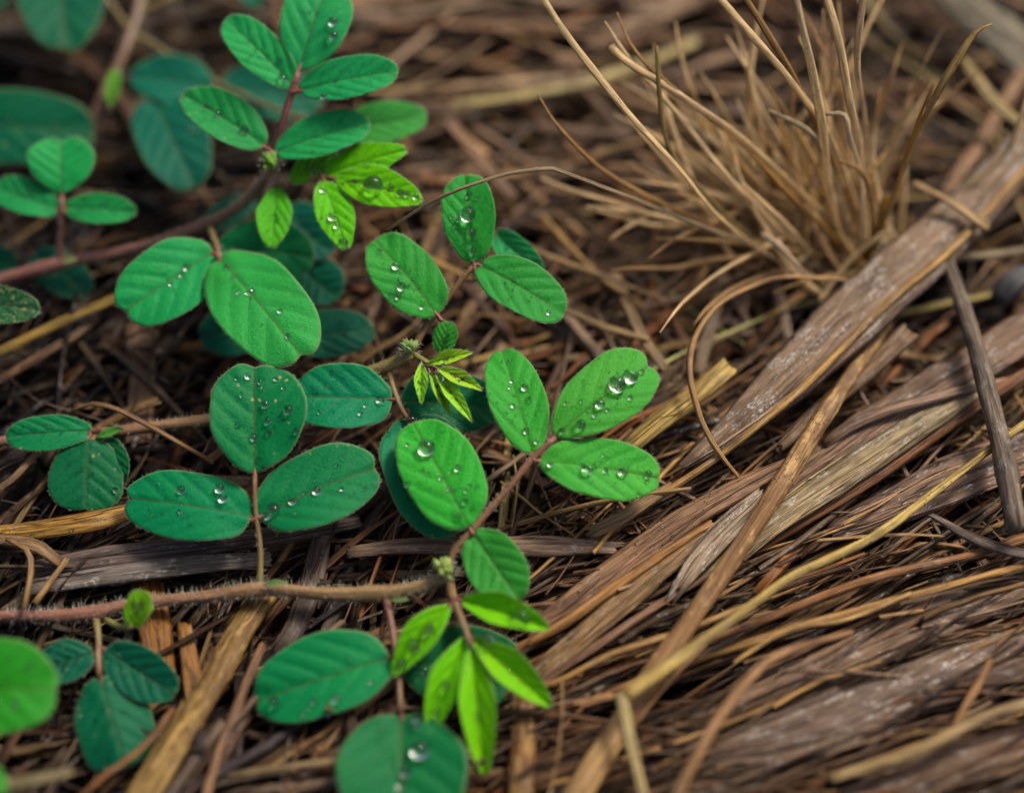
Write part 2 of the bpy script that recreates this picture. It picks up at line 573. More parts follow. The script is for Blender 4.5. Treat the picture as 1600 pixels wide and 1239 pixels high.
def pick_tint(px, py, h=0.0):
    pal = [TAN, GOLD, BROWN, BROWN, RED, GREY, GREY, DARK]
    t = np.array(pal[rng.integers(len(pal))])
    f = rng.choice([rng.uniform(.2, .6), rng.uniform(.6, 1.0), rng.uniform(1.0, 1.5)], p=[.35, .4, .25])
    f *= 0.34 + 0.66 * min(1.0, max(0.0, (px - 250) / 450)) if py > 200 else (0.45 if px < 450 else 0.95)  # shade at the left and upper left corner painted into the straw tint
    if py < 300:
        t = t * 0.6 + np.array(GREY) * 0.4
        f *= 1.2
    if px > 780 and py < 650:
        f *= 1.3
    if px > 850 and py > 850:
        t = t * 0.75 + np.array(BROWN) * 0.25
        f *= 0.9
    f *= 0.08 + 0.95 * min(1.0, max(0.0, (h + 0.7) / 0.7)) ** 1.8      # gap shade painted in: lower straw tinted darker with depth
    return np.clip(t * f, 0.01, 0.6)


def random_straw(px, py, h, Lpx, wpx, wide):
    a = math.radians(lay_angle(px, py))
    o = P(px, py, h)
    k = cm_per_px(o)
    d = np.array([math.cos(a), math.sin(a) / math.sin(PITCH), 0.0])
    L = Lpx * k
    n = 9 if wide else 7
    s = np.linspace(-0.5, 0.5, n)
    side = np.array([-d[1], d[0], 0.0])
    c = o + d * (s * L)[:, None] + side * ((s ** 2 - 0.08) * L * rng.normal(0, 0.16))[:, None]
    c[:, 2] += s * rng.normal(0, 0.25) - (s ** 2) * rng.uniform(0, 0.5) + rng.normal(0, 0.02, n)
    wd = wpx * k * (1 - 0.35 * np.abs(s) * rng.random()) * (1 + rng.normal(0, 0.06, n))
    if rng.random() < 0.4:
        wd *= np.clip(1.25 - np.linspace(0, 1, n) * rng.uniform(0.5, 1.1), 0.1, 1)
    tws = np.linspace(0, rng.normal(0, 0.7), n) + rng.normal(0, 0.35)
    m = 4 if wide else 2
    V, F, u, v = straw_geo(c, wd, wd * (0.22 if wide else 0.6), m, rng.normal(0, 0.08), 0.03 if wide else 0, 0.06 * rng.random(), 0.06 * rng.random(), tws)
    return V, F, straw_attrs(u, v, rng.random(), pick_tint(px, py, h), (max(0, rng.normal(0.0, 0.5)), max(0, rng.normal(0.05, 0.35)), 0)), c


def litter(name, label, count, hr, Lr, wr, wide, margin=0.45, box=None):
    Vs, Fs, A = [], [], {'suv': [], 'tint': [], 'style': []}
    off = 0
    for _ in range(count):
        px = rng.uniform(-margin, 1 + margin) * PW
        py = rng.uniform(-margin, 1 + margin) * PH
        if box:
            px, py = rng.uniform(box[0], box[1]), rng.uniform(box[2], box[3])
        V, F, at, c = random_straw(px, py, rng.uniform(*hr), rng.uniform(*Lr), rng.uniform(*wr) * rng.uniform(0.6, 1.4), wide)
        Vs.append(V)
        Fs.append(F + off)
        off += len(V)
        for k in A: A[k].append(at[k])
    me = make_mesh(name, np.vstack(Vs), np.vstack(Fs), [M_STRAW], {k: np.vstack(v) for k, v in A.items()})
    tag(link(name, me), label, 'straw litter', kind='stuff')


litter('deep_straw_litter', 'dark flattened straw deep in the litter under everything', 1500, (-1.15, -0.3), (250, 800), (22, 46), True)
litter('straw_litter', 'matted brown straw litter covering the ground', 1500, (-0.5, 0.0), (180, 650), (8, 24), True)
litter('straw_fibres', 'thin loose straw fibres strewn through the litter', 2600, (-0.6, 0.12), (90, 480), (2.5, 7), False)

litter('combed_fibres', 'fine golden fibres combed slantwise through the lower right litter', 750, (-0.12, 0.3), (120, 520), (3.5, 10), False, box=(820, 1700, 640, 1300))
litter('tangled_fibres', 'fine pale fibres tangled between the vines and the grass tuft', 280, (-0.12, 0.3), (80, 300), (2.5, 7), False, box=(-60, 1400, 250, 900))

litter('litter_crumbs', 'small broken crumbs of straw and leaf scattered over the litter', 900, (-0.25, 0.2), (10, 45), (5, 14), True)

# straws of the top layer that can be picked out singly
LANDMARKS = [(60, 200, 'the large shaded leaflet'), (95, 30, 'the upper left corner leaflet'), (275, 225, 'the blurred teal leaflet'), (95, 258, 'the heart-shaped leaflet'), (155, 325, 'the narrow teal leaflet'),
    (350, 180, 'the uppermost leaf'), (500, 50, 'the leaflet at the top edge'), (590, 285, 'the yellow-green leaflets'), (425, 340, 'the hanging yellow-green leaflet'), (262, 440, 'the oval leaflet by the pink stem'),
    (420, 480, 'the large veined leaflet'), (630, 430, 'the oval leaflet below the bent stem'), (730, 340, 'the leaflet under the bent stem'), (815, 460, 'the slanting leaflet'), (700, 600, 'the young folded shoot'),
    (535, 615, 'the leaflet touching the spotted one'), (398, 655, 'the spotted leaflet'), (295, 790, 'the left three-part leaf'), (500, 765, 'the leaflet beside the shaded pair'), (690, 740, 'the bright oval leaflet'),
    (810, 630, 'the narrow upright leaflet'), (945, 612, 'the notched leaflet'), (935, 735, 'the leaflet with a drop row'), (785, 880, 'the leaflet by the level strip'), (75, 672, 'the pale-scarred leaflet'), (135, 740, 'the drooping dark leaflet'),
    (100, 415, 'the pink stem'), (240, 940, 'the bright sprout'), (500, 925, 'the lowest stem'), (505, 1050, 'the dark oval leaflet'), (630, 1180, 'the bottom leaflet'), (740, 1060, 'the hanging young leaflets'), (195, 1120, 'the folded dark leaf'),
    (35, 1080, 'the blurred corner leaflet'), (290, 1130, 'the broad golden straw'), (140, 815, 'the thick golden straw'), (850, 262, 'the bent grass stem'), (1325, 390, 'the foot of the grass tuft'), (1290, 200, 'the pale grass blades'), (960, 120, 'the longest grass blade'),
    (1080, 560, 'the hooked grass blade'), (1060, 640, 'the broken golden straw'), (1300, 520, 'the flaky wide cane'), (1540, 300, 'the upper end of the flaky cane'), (1545, 600, 'the dark twig'), (1585, 820, 'the foot of the twig'), (1230, 740, 'the mottled cane'), (1000, 1090, 'the kinked straw'),
    (1060, 985, 'the lower mottled cane'), (1000, 860, 'the black-specked cane'), (1100, 870, 'the bleached frayed strip'), (900, 1010, 'the fibrous cane'), (1400, 820, 'the yellow straw'), (1350, 740, 'the pale speckled cane'), (1400, 985, 'the long grey-brown cane'), (1290, 1130, 'the white-spotted cane'),
    (1515, 1090, 'the short orange straw'), (1110, 1150, 'the blurred tan stalk'), (1430, 1175, 'the lower right corner straw'), (820, 1180, 'the upright straw stub'), (1490, 85, 'the curled seed-like blade'), (1040, 300, 'the left grass blades')]
SEEN_LABELS = {}


def straw_label(c, tint, wpx, fallback):
    m = proj(c.mean(0))
    k = min(LANDMARKS, key=lambda q: (q[0] - m[0]) ** 2 + (q[1] - m[1]) ** 2)
    dx, dy = m[0] - k[0], m[1] - k[1]
    where = ('below' if dy > 0 else 'above') if abs(dy) > abs(dx) else ('right of' if dx > 0 else 'left of')
    if math.hypot(dx, dy) < 45: where = 'crossing under'
    lum = float(tint[:3].sum())
    colr = 'blackish' if lum < .12 else 'dark brown' if lum < .28 else ('reddish brown' if tint[0] > 2.1 * tint[1] else 'brown') if lum < .45 else 'tan' if lum < .68 else 'golden'
    a, b_ = proj(c[0]), proj(c[-1])
    ang = math.degrees(math.atan2(a[1] - b_[1], b_[0] - a[0])) % 180
    lie = 'level' if ang < 14 or ang > 166 else 'right-leaning' if ang < 72 else 'steep' if ang < 108 else 'left-leaning'
    Lp = np.linalg.norm(a - b_)
    size = ('short ' if Lp < 230 else 'long ' if Lp > 370 else '') + ('thin' if wpx < 11 else 'broad' if wpx > 17 else 'narrow')
    lab = f'{size} {colr} {lie} straw {where} {k[2]}'
    if lab in SEEN_LABELS:
        k2 = sorted(LANDMARKS, key=lambda q: (q[0] - m[0]) ** 2 + (q[1] - m[1]) ** 2)[1]
        lab = f'{size} {colr} {lie} straw {where} {k[2]}, towards {k2[2]}'
        if len(lab.split()) > 16: lab = f'{colr} {lie} straw, second one {where} {k[2]}'
    SEEN_LABELS[lab] = SEEN_LABELS.get(lab, 0) + 1
    return lab


wlast = [0.0]
REGIONS = [
    ((560, 1180), (-40, 300), 40, (10, 24), 'blurred brown straw lying flat behind the vine leaflets', 'straws behind the vines'),
    ((900, 1330), (400, 620), 34, (7, 20), 'tan straw in the tangle between the grass tuft and the notched leaflet', 'straws below the grass tuft'),
    ((480, 960), (250, 560), 30, (7, 20), 'dry straw crossing the litter around the upper middle leaflets', 'straws around the middle leaflets'),
    ((0, 520), (430, 760), 40, (8, 22), 'dark brown straw in the criss-crossed litter at the left', 'criss-crossed straws at the left'),
    ((0, 620), (820, 1239), 40, (8, 26), 'dark straw lying around the lowest creeping stem', 'straws around the lowest stem'),
    ((850, 1620), (860, 1239), 60, (6, 20), 'thin reddish brown straw combed one way at the lower right', 'combed straws at the lower right'),
    ((1050, 1600), (560, 860), 30, (8, 22), 'brown straw wedged between the wide weathered blades', 'straws between the wide blades'),
]
for (x0, x1), (y0, y1), cnt, wr, lab, grp in REGIONS:
    for _ in range(cnt):
        wlast[0] = rng.uniform(*wr)
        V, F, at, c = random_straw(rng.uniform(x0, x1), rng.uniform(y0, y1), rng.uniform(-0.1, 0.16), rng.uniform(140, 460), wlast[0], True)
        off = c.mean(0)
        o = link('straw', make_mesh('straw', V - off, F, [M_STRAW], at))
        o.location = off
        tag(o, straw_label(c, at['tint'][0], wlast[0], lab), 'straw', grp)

# ------------------------------------------------------------------ straws one can name
def S(name, pts, tint, label=None, *a, **k):
    wmax = max(p[3] for p in pts)
    if 'strips' not in k and k.get('parent') is None:
        k['strips'] = 0 if name in ('twig', 'mottled_cane', 'grey_chip', 'curled_grass', 'yellow_straw') else int(wmax / 3.6) if wmax > 28 else 3 if wmax > 13 else 0
    return straw_obj(name, pts, tint, label, *a, **k)


S('dry_cane', [(1660, 165, .95, 62), (1560, 280, .92, 74), (1440, 395, .88, 98), (1320, 505, .82, 100), (1215, 605, .72, 80), (1130, 680, .58, 46), (1068, 728, .45, 14)], GREY,
  'wide weathered cane blade with pale flakes running to the upper right corner', 'cane blade', m=14, arch=0.12, ridge=0.0132, thick=0.09, style=(0.5, 0.95, 0), strips=9)
S('straw_splint', [(1640, 220, 1.06, 13), (1500, 375, 1.02, 14), (1380, 480, .97, 14), (1260, 600, .88, 13), (1120, 715, .64, 12), (1010, 790, .40, 15), (905, 858, .3, 12)], GOLD,
  'golden brown strip along the ridge of the wide weathered blade', 'straw strip', m=4, arch=0.1, thick=0.5, style=(0.5, 0.3, 0))
S('torn_straw', [(1420, 520, .62, 36), (1330, 600, .55, 30), (1265, 655, .52, 26), (1228, 690, .5, 18)], (0.27, .18, .1),
  'torn brown strip hanging off the lower edge of the weathered blade', 'straw strip', m=6, jag=(.05, .16), thick=0.15, style=(.3, .3, 0))
S('mottled_cane', [(1385, 505, .6, 18), (1290, 645, .68, 30), (1215, 765, .66, 32), (1140, 880, .58, 30), (1075, 975, .5, 33), (1000, 1085, .42, 40), (890, 1260, .3, 44)], (0.55, 0.36, 0.15),
  'mottled golden cane stalk crossing the weathered blades steeply', 'cane stalk', m=10, arch=0.0, ridge=0.0036, thick=0.62, style=(0.9, 0.12, 0.65), n=50)
S('twig', [(1473, 390, .8, 22), (1508, 490, .84, 27), (1540, 600, .86, 33), (1566, 705, .84, 36), (1590, 825, .78, 36)], BLUEGREY,
  'dark grey rounded twig lying across the blades at the right', 'twig', m=10, arch=0, ridge=0.0036, thick=0.9, style=(0.5, 0.2, .5), jag=(.03, .02))
S('dry_cane', [(1680, 470, .5, 70), (1520, 570, .48, 74), (1380, 660, .42, 72), (1260, 745, .35, 62), (1150, 830, .25, 44), (1050, 930, .15, 20)], (0.27, .18, .115),
  'wide grey brown blade passing under the dark twig', 'cane blade', m=12, arch=0.08, ridge=0.0150, thick=0.1, style=(.2, .5, 0))
S('dry_cane', [(1530, 605, .52, 30), (1430, 668, .54, 46), (1320, 740, .5, 50), (1210, 815, .42, 46), (1100, 900, .3, 36)], (0.42, .33, .18),
  'pale golden speckled blade beneath the mottled cane stalk', 'cane blade', m=8, arch=0.05, ridge=0.0120, thick=0.14, style=(.3, .9, 0))
S('straw', [(1640, 560, .5, 20), (1500, 650, .48, 22), (1380, 735, .42, 24), (1280, 800, .34, 20), (1180, 860, .25, 14)], (0.26, .13, .06),
  'reddish brown straw along the lower edge of the speckled blade', m=6, thick=.4)
S('dry_cane', [(1640, 690, .3, 70), (1510, 740, .34, 84), (1400, 790, .3, 70), (1300, 830, .2, 40)], (0.27, .18, .115),
  'short brown blade with a white crust near the foot of the twig', 'cane blade', m=10, arch=0.06, ridge=0.0150, thick=0.1, style=(.4, 1.0, 0))
S('speckled_cane', [(1235, 722, .42, 18), (1160, 762, .44, 36), (1070, 812, .42, 44), (985, 872, .36, 46), (905, 935, .28, 44), (835, 985, .18, 30)], (0.33, .2, .11),
  'brown blade peppered with black specks beside the lower centre leaflet', 'cane blade', m=8, arch=0.07, ridge=0.0072, thick=0.14, style=(1.6, .1, 0), jag=(.05, .15))
S('straw', [(1110, 818, .42, 12), (1030, 868, .42, 16), (950, 925, .36, 18), (880, 975, .3, 16), (790, 1020, .2, 12)], (0.40, .22, .08),
  'orange brown splinter along the lower edge of the speckled blade', m=5, thick=.5, style=(.2, .2, 0))
S('frayed_straw', [(1190, 775, .46, 30), (1140, 820, .46, 42), (1095, 870, .42, 40), (1062, 915, .36, 26)], (0.38, .29, .19),
  'bleached frayed strip with ragged lower end', 'straw strip', m=10, arch=0.03, ridge=0.0210, thick=0.12, style=(.1, 1.0, 0), jag=(.1, .3))
S('fibrous_cane', [(1170, 795, .38, 16), (1080, 855, .38, 30), (980, 935, .32, 40), (890, 1010, .24, 38), (800, 1085, .12, 26)], (0.30, .19, .09),
  'fibrous brown blade below the speckled blade', 'cane blade', m=12, arch=0.04, ridge=0.0300, thick=0.2, style=(.2, .3, 0), jag=(.1, .2))
S('straw', [(1120, 890, .3, 12), (1020, 950, .3, 14), (930, 1010, .26, 16), (830, 1075, .16, 14)], (0.24, .14, .08),
  'dull brown straw below the fibrous blade', m=5, thick=.5)
S('yellow_straw', [(1660, 620, .7, 11), (1590, 670, .72, 13), (1530, 715, .74, 13), (1450, 775, .74, 14), (1360, 842, .74, 16), (1240, 900, .76, 15), (1120, 985, .8, 17), (1040, 1042, .84, 22), (978, 1084, .86, 28)], YEL,
  'long bright yellow straw lying over the cane stalk to its kink', m=5, arch=0.06, thick=0.3, style=(.8, .05, .25), n=60)
S('yellow_straw', [(970, 1082, .86, 18), (978, 1130, .8, 20), (992, 1190, .7, 18), (1010, 1262, .55, 17)], (0.5, .4, .18),
  'pale straw piece hanging down from the kink of the yellow straw', m=5, arch=0.06, thick=0.3, style=(.2, .1, 0))
S('straw', [(1330, 985, .7, 10), (1215, 1025, .95, 14), (1150, 1085, 1.0, 18), (1100, 1160, .95, 19), (1050, 1262, .8, 20)], (0.42, .25, .12),
  'blurred tan stalk bending down to the bottom edge', m=6, thick=.6)
S('straw', [(1548, 1032, .5, 11), (1515, 1092, .55, 13), (1485, 1150, .5, 14)], (0.45, .25, .11),
  'short orange straw standing out at the lower right', m=5, thick=.5)
S('golden_straw', [(1134, 576, .75, 34), (1100, 606, .72, 35), (1050, 644, .66, 34), (975, 702, .55, 32)], (0.52, .38, .13),
  'broken flat golden straw beside the notched leaflet', m=8, arch=0.05, ridge=0.0180, thick=0.2, style=(.15, .05, 0), jag=(.12, .02))
S('curled_grass', [(1345, 440, .7, 8), (1280, 433, .9, 8), (1215, 434, 1.0, 9), (1135, 468, 1.05, 9), (1090, 520, 1.05, 10), (1077, 575, 1.0, 11), (1090, 640, .9, 11), (1118, 700, .75, 10), (1155, 748, .45, 7)], TAN,
  'thin tan grass blade curling in a wide hook', 'grass blade', m=4, arch=0.1, thick=0.4, n=50, style=(.3, 0, 0))
S('straw', [(1600, 590, .3, 16), (1470, 620, .62, 18), (1350, 655, .55, 22), (1290, 690, .45, 20)], (0.3, .2, .13),
  'brown splinter bridging the grey blades left of the twig', m=5, thick=.35)
S('dry_cane', [(1655, 890, .12, 60), (1500, 950, .15, 74), (1360, 1010, .15, 72), (1220, 1075, .1, 64), (1080, 1130, .0, 40)], (0.25, .165, .1),
  'long grey brown blade with a cavity below it at the lower right', 'cane blade', m=12, arch=0.08, ridge=0.0180, thick=0.1, style=(.3, .7, 0))
S('dry_cane', [(1660, 985, .1, 50), (1520, 1035, .15, 74), (1400, 1085, .2, 96), (1290, 1132, .22, 104), (1180, 1165, .16, 76), (1040, 1192, .05, 36), (930, 1215, -.05, 14)], (0.21, .145, .1),
  'broad blurred grey blade with white spots near the bottom', 'cane blade', m=12, arch=0.1, ridge=0.0120, thick=0.08, style=(.1, .9, 0))
S('straw', [(1660, 1085, .5, 22), (1540, 1120, .55, 20), (1430, 1175, .5, 22), (1300, 1215, .4, 18)], (0.42, .3, .14),
  'blurred golden brown straw in the lower right corner', m=5, thick=.3)
S('dry_cane', [(1660, 1150, .15, 60), (1520, 1190, .2, 76), (1380, 1240, .15, 70), (1250, 1290, .1, 50)], (0.18, .115, .07),
  'blurred dark brown blade cut by the bottom edge', 'cane blade', m=10, arch=0.08, ridge=0.0150, thick=0.1, style=(.1, .6, 0))
S('dry_cane', [(1660, 1020, .2, 30), (1540, 1062, .24, 36), (1400, 1105, .2, 30), (1300, 1135, .1, 18)], (0.17, .11, .07),
  'brown blade behind the short orange straw', 'cane blade', m=10, arch=0.08, ridge=0.0180, thick=0.1, style=(.1, .5, 0))
for i, (pts, tint, lab) in enumerate([
    ([(1640, 830, .4, 14), (1500, 870, .42, 16), (1360, 905, .4, 16), (1200, 965, .34, 14), (1080, 1010, .25, 10)], (.36, .19, .08), 'uppermost reddish fibre strand of the combed straw below the yellow straw'),
    ([(1660, 870, .4, 12), (1480, 915, .4, 14), (1350, 950, .38, 12), (1210, 990, .34, 14), (1060, 1040, .22, 8)], (.45, .27, .1), 'golden fibre strand in the combed straw at the right'),
    ([(1420, 930, .42, 8), (1320, 968, .42, 9), (1230, 985, .4, 9), (1150, 1030, .36, 7)], (.5, .32, .12), 'wavy golden strand over the combed straw'),
    ([(1180, 940, .4, 10), (1070, 985, .42, 12), (960, 1020, .4, 12), (880, 1060, .3, 10), (840, 1072, .25, 8)], (.42, .26, .1), 'golden brown strand near the young bright leaflets'),
    ([(1660, 880, .5, 14), (1570, 858, .52, 20), (1520, 842, .5, 20), (1455, 808, .44, 10)], (.17, .13, .1), 'dark grey splinter below the foot of the twig'),
    ([(1280, 845, .5, 8), (1400, 835, .5, 6), (1470, 838, .48, 4)], (.5, .33, .15), 'fine pointed tan straw crossing the yellow straw'),
    ([(1100, 1010, .3, 9), (1050, 1060, .4, 9), (990, 1130, .4, 8)], (.34, .2, .09), 'thin brown stem leaning beside the kinked straw'),
]):
    S('straw_fibre', pts, tint, lab, m=4, thick=.45, ridge=.03, style=(.2, .15, 0))
S('flat_straw', [(548, 862, .25, 22), (640, 852, .34, 32), (760, 853, .36, 34), (870, 853, .36, 34), (952, 856, .32, 24)], (0.3, .21, .14),
  'grey brown strip lying level behind the lower centre leaflet', 'straw strip', m=10, arch=0.06, ridge=0.0180, thick=0.2, style=(.3, .4, 0), jag=(.06, .22))
S('flat_straw', [(930, 830, .44, 26), (985, 800, .48, 24), (1050, 760, .44, 16)], (0.36, .24, .12),
  'short tan strip right of the level grey strip', 'straw strip', m=6, ridge=0.0180, thick=0.2, jag=(.15, .05))
S('golden_straw', [(418, 925, .1, 40), (375, 990, .18, 44), (325, 1080, .22, 48), (270, 1165, .22, 50), (205, 1275, .18, 54)], (0.40, .27, .09),
  'broad mottled golden straw running from the lowest stem to the bottom edge', m=10, arch=0.1, ridge=0.0072, thick=0.25, style=(1.0, .2, .7))
S('flat_straw', [(222, 880, .05, 50), (238, 960, .1, 54), (250, 1050, .06, 50)], ORANGE,
  'orange brown strip passing under the lowest stem', 'straw strip', m=8, arch=0.04, ridge=0.0120, thick=0.1, style=(.5, 0, 0))
S('flat_straw', [(288, 980, .1, 24), (300, 1060, .12, 30), (308, 1130, .1, 26)], (0.34, .18, .06),
  'short orange brown strip left of the broad golden straw', 'straw strip', m=8, arch=0.04, ridge=0.0180, thick=0.15, jag=(.15, .05))
S('straw', [(345, 1130, .2, 22), (300, 1190, .22, 24), (250, 1260, .2, 26)], (.13, .09, .06), 'dark straw right of the broad golden straw at the bottom', m=5, thick=.4)
S('straw', [(410, 1010, .15, 14), (375, 1090, .2, 16), (340, 1180, .2, 16), (318, 1260, .18, 16)], (.28, .16, .08), 'thin reddish straw beside the broad golden straw', m=5, thick=.5)
S('straw', [(-40, 838, .25, 30), (60, 826, .3, 34), (140, 815, .3, 36), (215, 795, .22, 30)], (0.42, .25, .07),
  'thick golden straw below the drooping leaflets at the left edge', m=8, arch=0.06, ridge=0.0120, thick=0.35, style=(.8, .1, 0))
S('flat_straw', [(50, 890, .15, 30), (160, 872, .22, 36), (280, 856, .24, 38), (420, 838, .2, 34), (560, 815, .1, 20)], (0.15, .11, .09),
  'dark grey strip below the left three-part leaf', 'straw strip', m=10, arch=0.06, ridge=0.0180, thick=0.16, style=(.2, .3, 0))
S('flat_straw', [(45, 918, .2, 26), (150, 900, .28, 34), (270, 885, .3, 34), (420, 872, .26, 28)], (0.2, .17, .14),
  'weathered grey strip just above the lowest stem', 'straw strip', m=10, arch=0.06, ridge=0.0180, thick=0.16, style=(.2, .6, 0))
S('straw', [(-30, 838, .35, 18), (50, 852, .38, 22), (95, 880, .34, 18)], (.25, .16, .08), 'flat brown straw bending down at the left edge', m=6, thick=.25)
S('straw', [(102, 876, .4, 9), (80, 905, .44, 11), (56, 940, .4, 10)], (.35, .22, .09), 'short tan straw standing left above the lowest stem', m=5, thick=.4)
S('curled_grass', [(10, 842, .45, 9), (42, 860, .5, 10), (48, 895, .48, 11), (38, 950, .4, 9)], (.3, .19, .08), 'curled brown blade at the left edge above the stem', 'grass blade', m=4, thick=.35)
S('straw', [(505, 820, .1, 30), (490, 900, .12, 36), (470, 960, .1, 34), (440, 1020, .05, 30)], (.16, .12, .09), 'dark flat straw passing under the stem near the petiole', m=8, thick=.15, ridge=.02)
S('straw', [(820, 1085, .1, 36), (818, 1150, .2, 40), (812, 1265, .25, 44)], (0.33, .2, .07),
  'upright golden brown straw piece at the bottom edge below the young leaflets', m=8, arch=.08, thick=.35, style=(.9, .1, .8))
S('straw', [(560, 1185, .2, 12), (470, 1195, .25, 14), (360, 1212, .25, 14)], (.28, .2, .1), 'dull tan straw left of the lowest leaflet', m=5, thick=.5)
S('straw', [(480, 1120, .0, 18), (410, 1170, .1, 20), (330, 1215, .1, 20), (260, 1260, .1, 18)], (.05, .035, .035), 'blackish straw crossing under the lowest leaflets', m=6, thick=.6)
S('straw', [(270, 1110, .35, 12), (225, 1165, .4, 14), (160, 1215, .38, 15), (110, 1260, .3, 14)], (.3, .15, .06), 'rust coloured straw below the folded leaflet', m=5, thick=.5, twist=.8)
S('straw', [(-40, 1225, .9, 22), (40, 1222, .95, 26), (110, 1205, .9, 14)], (.24, .2, .1), 'blurred olive straw in the lower left corner', m=5, thick=.3)
S('straw', [(-50, 575, .3, 16), (60, 520, .4, 18), (150, 478, .45, 18), (260, 435, .5, 16), (360, 400, .4, 12)], (.36, .25, .07),
  'olive golden straw under the upper stem at the left', m=6, thick=.5)
S('straw', [(-50, 620, .2, 14), (40, 570, .25, 16), (110, 530, .25, 14), (150, 500, .2, 12)], (.2, .12, .06), 'brown straw below the olive golden straw', m=5, thick=.5)
S('curled_grass', [(110, 645, .5, 8), (140, 630, .7, 9), (185, 640, .75, 9), (260, 680, .6, 9), (330, 720, .3, 8)], (.25, .15, .07), 'arching brown blade over the middle stem at the left', 'grass blade', m=4, thick=.4)
S('straw', [(-30, 780, .25, 12), (20, 748, .3, 13), (60, 705, .3, 12)], (.26, .17, .08), 'tan straw left of the drooping leaflet', m=5, thick=.5)
S('flat_straw', [(215, 500, .05, 44), (222, 590, .1, 46), (215, 690, .05, 44)], (.2, .12, .07), 'upright brown strip below the oval leaflet at the left', 'straw strip', m=8, thick=.1, ridge=.02)
S('dry_cane', [(1460, -40, .5, 60), (1540, 30, .5, 80), (1640, 120, .4, 90)], (.25, .22, .15), 'blurred olive grey blade in the upper right corner', 'cane blade', m=8, arch=.08, thick=.1)
S('straw', [(1505, 95, 1.2, 14), (1535, 135, 1.2, 26), (1580, 185, 1.0, 22), (1640, 225, .8, 16)], (.4, .3, .12), 'blurred yellowish blade at the right above the weathered blade', m=5, thick=.2)
S('straw', [(1600, 110, .5, 24), (1545, 200, .6, 24), (1500, 270, .65, 24), (1470, 310, .6, 18)], (.33, .2, .1), 'reddish tan strip meeting the weathered blade from the right', m=6, thick=.25)
S('straw', [(1430, 285, 1.15, 14), (1490, 320, 1.17, 16), (1542, 355, 1.1, 18)], (.42, .29, .14), 'short tan straw laid across the weathered blade', m=5, thick=.3)
S('straw', [(1480, 405, .4, 14), (1560, 398, .4, 16), (1650, 382, .35, 16)], (.36, .28, .17), 'pale straw behind the top of the dark twig', m=5, thick=.4)
S('grey_chip', [(1560, 470, .3, 30), (1585, 440, .42, 44), (1620, 425, .3, 30)], (.1, .095, .095), 'grey crumbled chip right of the dark twig', 'chip', m=8, thick=.7, ridge=.03)
S('straw', [(850, 340, .3, 9), (905, 400, .35, 10), (960, 450, .35, 11), (1000, 480, .3, 10)], (.4, .26, .1), 'tan straw slanting down from the right-hand middle leaflets', m=5, thick=.5)
S('straw', [(700, 190, .3, 20), (750, 250, .35, 22), (800, 310, .3, 20)], (.3, .19, .11), 'blurred tan straw behind the bent grass stem', m=5, thick=.3)
S('straw', [(610, 380, .4, 10), (660, 400, .5, 12), (735, 435, .5, 12)], (.42, .27, .1), 'tan straw passing behind the leaflet beneath the bent grass stem', m=5, thick=.5)
S('straw', [(790, 370, .5, 9), (870, 405, .55, 10), (950, 435, .5, 11), (1040, 470, .4, 9)], (.4, .27, .12), 'long tan straw right of the paired middle leaflets', m=5, thick=.45)
S('straw', [(960, 430, .3, 18), (1000, 520, .35, 20), (1040, 575, .3, 14)], (.36, .25, .13), 'flat pale brown straw above the broken golden straw', m=6, thick=.25)
S('straw', [(870, 480, .4, 10), (940, 510, .45, 12), (1010, 530, .4, 10)], (.42, .3, .14), 'tan straw just above the notched leaflet', m=5, thick=.5)
S('straw', [(1130, 430, .2, 20), (1110, 510, .25, 24), (1090, 580, .2, 18)], (.3, .22, .13), 'flat straw inside the hook of the curled blade', m=6, thick=.2)

